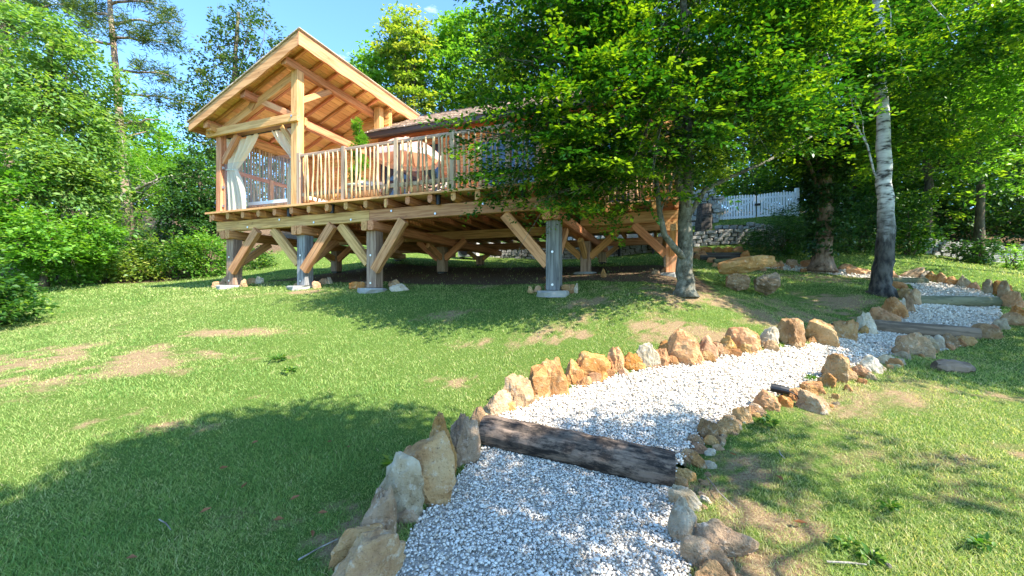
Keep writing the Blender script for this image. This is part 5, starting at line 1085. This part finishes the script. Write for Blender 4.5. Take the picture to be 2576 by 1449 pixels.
c0 = at_Z(70, 12.2)
left_tree('cherry_tree', 'large pale green cherry with drooping leaves at the upper left', [c0, wpt(90,520,12), wpt(110,330,11.8), wpt(130,100,11.8)], .17, [B(100,230,11.2,150,80,1.2,300), B(150,320,11.4,110,70,1.0,200), B(60,400,11.0,130,80,1.0,240), B(190,190,11.8,90,60,1.0,130), B(60,90,11.6,150,70,1.2,200), B(150,450,11.3,110,55,.9,150)], 51, L2, k=22, L=.8, size=.16, droop=.55, aspect=.42, base=.55, gap=.35, gs=1.6)
left_tree('hazel_tree', 'bushy bright hazel below the cherry at the left lawn edge', [at_Z(110, 11.2), wpt(110,640,11.2), wpt(100,520,11.1), wpt(90,450,11)], .08, [B(80,600,10.6,170,110,1.0,420), B(190,560,11.3,110,80,.8,220), B(40,500,10.6,130,90,.9,220)], 52, L8, k=18, L=.5, size=.12, base=.36)
f0 = at(302, 640); fz = f0.y
left_tree('old_fruit_tree', 'leaning old fruit tree with bare arching branches and lichened trunk', [f0, wpt(285,600,fz), wpt(255,560,fz), wpt(262,520,fz), wpt(330,480,fz), wpt(400,450,fz)], .13, [B(390,440,fz,100,55,.9,130), B(280,400,fz,90,60,.9,120), B(330,520,fz-.2,70,50,.7,80), B(230,500,fz,60,45,.7,80), B(470,480,fz,60,40,.6,50)], 53, L8, 'bark_pale', limbs=18, lr=.32, k=15, L=.45, size=.10, base=.45, gap=.4)
ff = [o for o in bpy.data.objects if o.name == 'old_fruit_tree'][0]; mb = MB(); r = random.Random(9)
for a, c_ in (((400,450),(560,455)),((430,440),(520,560)),((280,590),(190,470)),((255,560),(120,520)),((330,480),(300,330)),((440,445),(545,430)),((215,500),(150,420))): mb.tube(limb(wpt(*a, fz)-f0, wpt(*c_, fz+r.uniform(-.4, .4))-f0, r, 8, -.05, .2), [.045, .04, .036, .03, .025, .02, .014, .006], 6)
mb.build('bare_branch', M['bark_pale'], ff, True, kind='stuff')
m0 = at_Z(585, 17.5)
left_tree('maple_tree', 'upright dark maple with spiky branching crown behind the porch roof', [m0, wpt(590,520,17.5), wpt(585,350,17.5), wpt(590,180,17.5), wpt(600,30,17.5)], .2, [B(x, y, 17.5+d, rx, ry, .5, int(n*.55)) for x, y, rx, ry, n, d in ((560,80,22,70,75,0),(610,60,24,75,85,.3),(660,90,22,60,65,-.2),(530,150,24,60,65,0),(500,200,24,45,50,.3),(590,190,45,70,130,0),(640,190,30,70,90,.3),(490,260,35,40,60,-.3),(550,280,60,50,130,0),(510,330,50,50,100,0),(480,170,14,30,22,0),(690,90,10,22,14,0),(630,20,14,30,30,0),(560,370,70,60,150,.2))], 54, L6, k=16, L=.5, size=.14, droop=-.1, outz=.9, base=.4, shell=.15, gap=.15, limbs=22, lr=.2)
left_tree('holly_tree', 'dense dark evergreen beside the outer porch corner', [at_Z(505, 15.2), wpt(505,560,15.2), wpt(500,420,15.2)], .1, [B(505,480,15.0,55,110,.8,330), B(480,560,14.8,60,60,.8,190), B(535,560,15.4,45,70,.7,140)], 55, L4, size=.12, L=.45, gap=.08)
left_tree('ash_tree', 'bright green tree far behind between pine and maple', [at_Z(400, 27), wpt(400,480,27), wpt(400,330,27)], .2, [B(390,370,27,100,80,2,300), B(460,410,26,80,80,2,240), B(330,440,26,80,60,1.8,200), B(380,470,25,110,60,1.5,220)], 56, L8, size=.24, L=1.1, base=.6)
left_tree('field_maple', 'green background tree behind the cherry and pine', [at_Z(180, 22), wpt(180,450,22), wpt(180,250,22)], .2, [B(150,330,22,150,130,2,360), B(60,200,22,150,150,2,300), B(250,460,21,110,80,1.6,220)], 57, L3, size=.2, L=1.0, base=.55)
HB_ = 'bushes along the lawn edge'
for i, (x, Z, bl, mt, lb) in enumerate((
    (440, 13.6, [B(430,645,13.4,70,42,.7,220)], L3, 'dark green bush at the lawn edge near the porch corner'),
    (520, 14.2, [B(515,640,14.0,55,52,.7,220)], L8, 'bright leafy bush touching the porch stilts'),
    (340, 13.2, [B(330,670,13.0,75,32,.6,170)], L5, 'low yellow-green bush at the lawn edge'),
    (250, 12.6, [B(240,665,12.5,70,40,.7,190)], L2, 'pale green bush left of the yellow one'),
    (170, 11.8, [B(160,672,11.8,70,48,.7,200)], L8, 'fresh green bush under the hazel'),
    (400, 15.5, [B(400,610,15.2,60,36,.7,140)], L4, 'dark bush behind the lawn hedge'),
    (640, 16.0, [B(625,650,16.0,55,38,.7,160)], L3, 'bush seen through the stilts below the porch'),
    (240, 14.5, [B(240,610,14.4,80,55,.8,200)], L4, 'shaded bush under the old fruit tree'),
    (330, 20, [B(370,590,20,60,26,.8,60)], L5, 'straw coloured scrub on the slope by the timber box'))): shrub('hedge_bush', lb, x, Z, bl, 60+i, mt, HB_, gap=.12)
shrub('near_shrub', 'dark leafy shrub poking in at the left frame edge', -20, 7.2, [B(-8,705,7.2,40,50,.4,110), B(35,780,7.2,44,20,.3,50), B(-50,760,7.2,60,60,.5,110)], 75, L3, size=.095, L=.35, base=.45, gap=.3)
# behind the cabin
CB = 'trees behind the cabin'
wood_tree(1110, 20, [B(1090,190,20,110,120,2,330), B(980,210,20,70,90,1.6,200), B(1180,170,20.5,100,130,2,300), B(940,170,20,30,40,1,50), B(1180,75,20,60,50,1.2,110)], 'broad green lime tree rising behind the cabin roof', 81, mat=L8, size=.2, L=.85, base=.42, group=CB, top=9, gap=.25)
wood_tree(1040, 18.6, [B(1030,130,18.6,55,75,1.2,210), B(1050,230,18.6,50,70,1,130), B(1020,75,18.6,28,30,.8,50)], 'yellow-leaved tree in front of the lime behind the cabin', 82, mat=L5, size=.17, L=.7, base=.5, group=CB, top=9, gap=.22)
wood_tree(1290, 20, [B(1290,220,20,120,120,2,330), B(1280,110,20.5,90,70,1.6,170), B(1390,170,20,130,140,2,250)], 'dark green tree behind the shingle roof next to the hornbeam', 83, mat=L3, size=.2, L=.9, group=CB, top=9)
wood_tree(870, 26, [B(880,250,26,40,60,1.2,80)], 'small distant treetop behind the high fascia', 84, mat=L6, size=.22, L=.9, group=CB, top=10)
wood_tree(760, 26, [B(760,620,26,90,40,2,120), B(900,640,24,120,30,2,150)], 'hedge tree low behind the cabin seen through the stilts', 85, mat=L3, size=.22, L=.9, group=CB, top=2)
# outside the frame: the trees whose shade lies on the near lawn and on the upper path
OF = 'hornbeams beside the photographer'
t0 = gz(3.6, -.3); tree('hornbeam_tree', 'hornbeam standing beside the path at the foot of the garden', 'tree', [t0, t0+Vector((0, 0, 2)), t0+Vector((-.1, 0, 4)), t0+Vector((-.2, 0, 5.5))], .16, .04, M['bark_horn'], L1, [(2.2, .2, 3.5, 1.9, 1.25, .9, 1000), (4.6, .85, 3.5, 1.1, .32, .5, 150), (6.3, .55, 3.5, .8, .35, .5, 22), (3.6, -.6, 4.2, 1.9, 1.6, 1.4, 330), (1.2, .0, 3.1, 1.2, .8, .55, 170)], 91, OF, limbs=12, k=24, L=.5, size=.09, outz=.15, shell=.2, gap=.12, up=1.1, flat=.12)
t0 = gz(10.4, 4.2); tree('hornbeam_tree', 'hornbeam standing to the side of the upper path', 'tree', [t0, t0+Vector((0, 0, 2.5)), t0+Vector((-.1, 0, 4.5)), t0+Vector((-.2, 0, 7))], .18, .04, M['bark_horn'], L1, [(9.6, 4.6, 4.6, 2.7, 1.9, 1.6, 800), (10.6, 4.4, 6.2, 2.4, 2.2, 1.8, 500), (9.2, 2.9, 4.3, 2.0, 1.3, 1.2, 420), (12.3, 5.8, 5.2, 2.2, 1.7, 1.5, 600)], 92, OF, limbs=12, k=24, L=.6, size=.11, outz=.15, shell=.2, gap=.3, up=1.1, flat=.12)
# the far wood that closes the view, and the dark undergrowth of the wood on the right
def mass(name, label, cat, rows, seed, mat, **kw):
    r = np.random.default_rng(seed); bl = []
    for x0, x1, y0, y1, top0, top1, n, k_ in rows:
        for i in range(n):
            f = (i+r.random())/n; X = x0+(x1-x0)*f; Y = y0+(y1-y0)*f+r.uniform(-1.5, 1.5); g_ = float(H(X, Y)); h = (top0+(top1-top0)*f)*r.uniform(.65, 1.1); bl.append((X, Y, g_+h*.5, 1.9*(x1-x0)/n*.5+.4, 1.2, h*.55, k_))
    c_, P = crown(None, mat, bl, seed, name=name, kind='stuff', label=label, cat=cat, **kw); return c_
mass('far_wood', 'distant wood closing the view behind the garden', 'wood', [(-48, -8, 34, 36, 5, 5, 16, 90), (-8, 14, 36, 34, 6, 7, 9, 90), (12, 50, 30, 26, 9, 13, 18, 170)], 101, L3, k=14, L=1.3, size=.36, spread=.6, outz=.5, gap=.05, shell=.3, base=.4, gs=.6)
mass('undergrowth', 'dark undergrowth of the wood on the right', 'undergrowth', [(12.5, 26, 20.5, 15, 2.2, 3.4, 14, 120), (12.8, 25, 16.6, 13.4, 1.6, 2.6, 13, 90)], 102, L4, k=16, L=.7, size=.17, spread=.6, outz=.5, gap=.05, shell=.3, base=.35)
# weeds
for i, (x, y, s, lb) in enumerate(((2235,1290,.055,'broad-leaved dock plant on the right lawn'),(2130,1385,.055,'clump of round green weeds by the thick stick'),(2040,960,.055,'bright weed seedlings beside the lower spotlight'),(1935,1075,.08,'yellow-green weed below the orange wedge stone'),(2190,1420,.055,'low leafy weed at the bottom right'),(2470,1390,.055,'pale leafy weed near the bottom right corner'),(700,910,.09,'broad flat weed in the sunny lawn'),(730,940,.08,'small broad weed beside the flat one'),(1000,1180,.12,'dry grey herb tuft behind the biggest slab'))):
    q = at(x, y); r = np.random.default_rng(i); n = 14; P = np.tile(np.array([[0, 0, .015]]), (n, 1)); a = r.uniform(0, 6.28, n); D = np.c_[np.cos(a), np.sin(a), r.uniform(.2, .6, n)]
    V, tn = leaf_arrays(P, D, 3, np.full(n, s*.9), s*.8, .3, .1, r, np.full(n, .55), 1, .5, .1); o = leaf_mesh('weed', V, tn, L3 if i != 8 else L5, None, label=lb, cat='weed'); o.location = q+Vector((0, 0, .02))
# spiral topiary in the planter
TP = empty('spiral_topiary', loc(pu, pv, DK+.56), TH, label='spiral clipped cypress growing in the sage planter', cat='topiary'); mb = MB(); mb.tube([(0, 0, -.02), (0, 0, .8), (.02, 0, 1.6)], [.03, .025, .012], 8); mb.build('stem', M['bark_dark'], TP)
bl = []
for k in range(46):
    t_ = k/45; a = 2*math.pi*2.6*t_+1.0; rr = .20*(1-.62*t_); bl.append((rr*math.cos(a)*.75, rr*math.sin(a)*.75, .10+1.50*t_, .115*(1-.35*t_), .115*(1-.35*t_), .085, 16))
crown(TP, L8, bl, 95, name='foliage', k=12, L=.07, size=.05, spread=.5, droop=0, outz=1, shell=.5, gap=0, aspect=.3, base=.42)
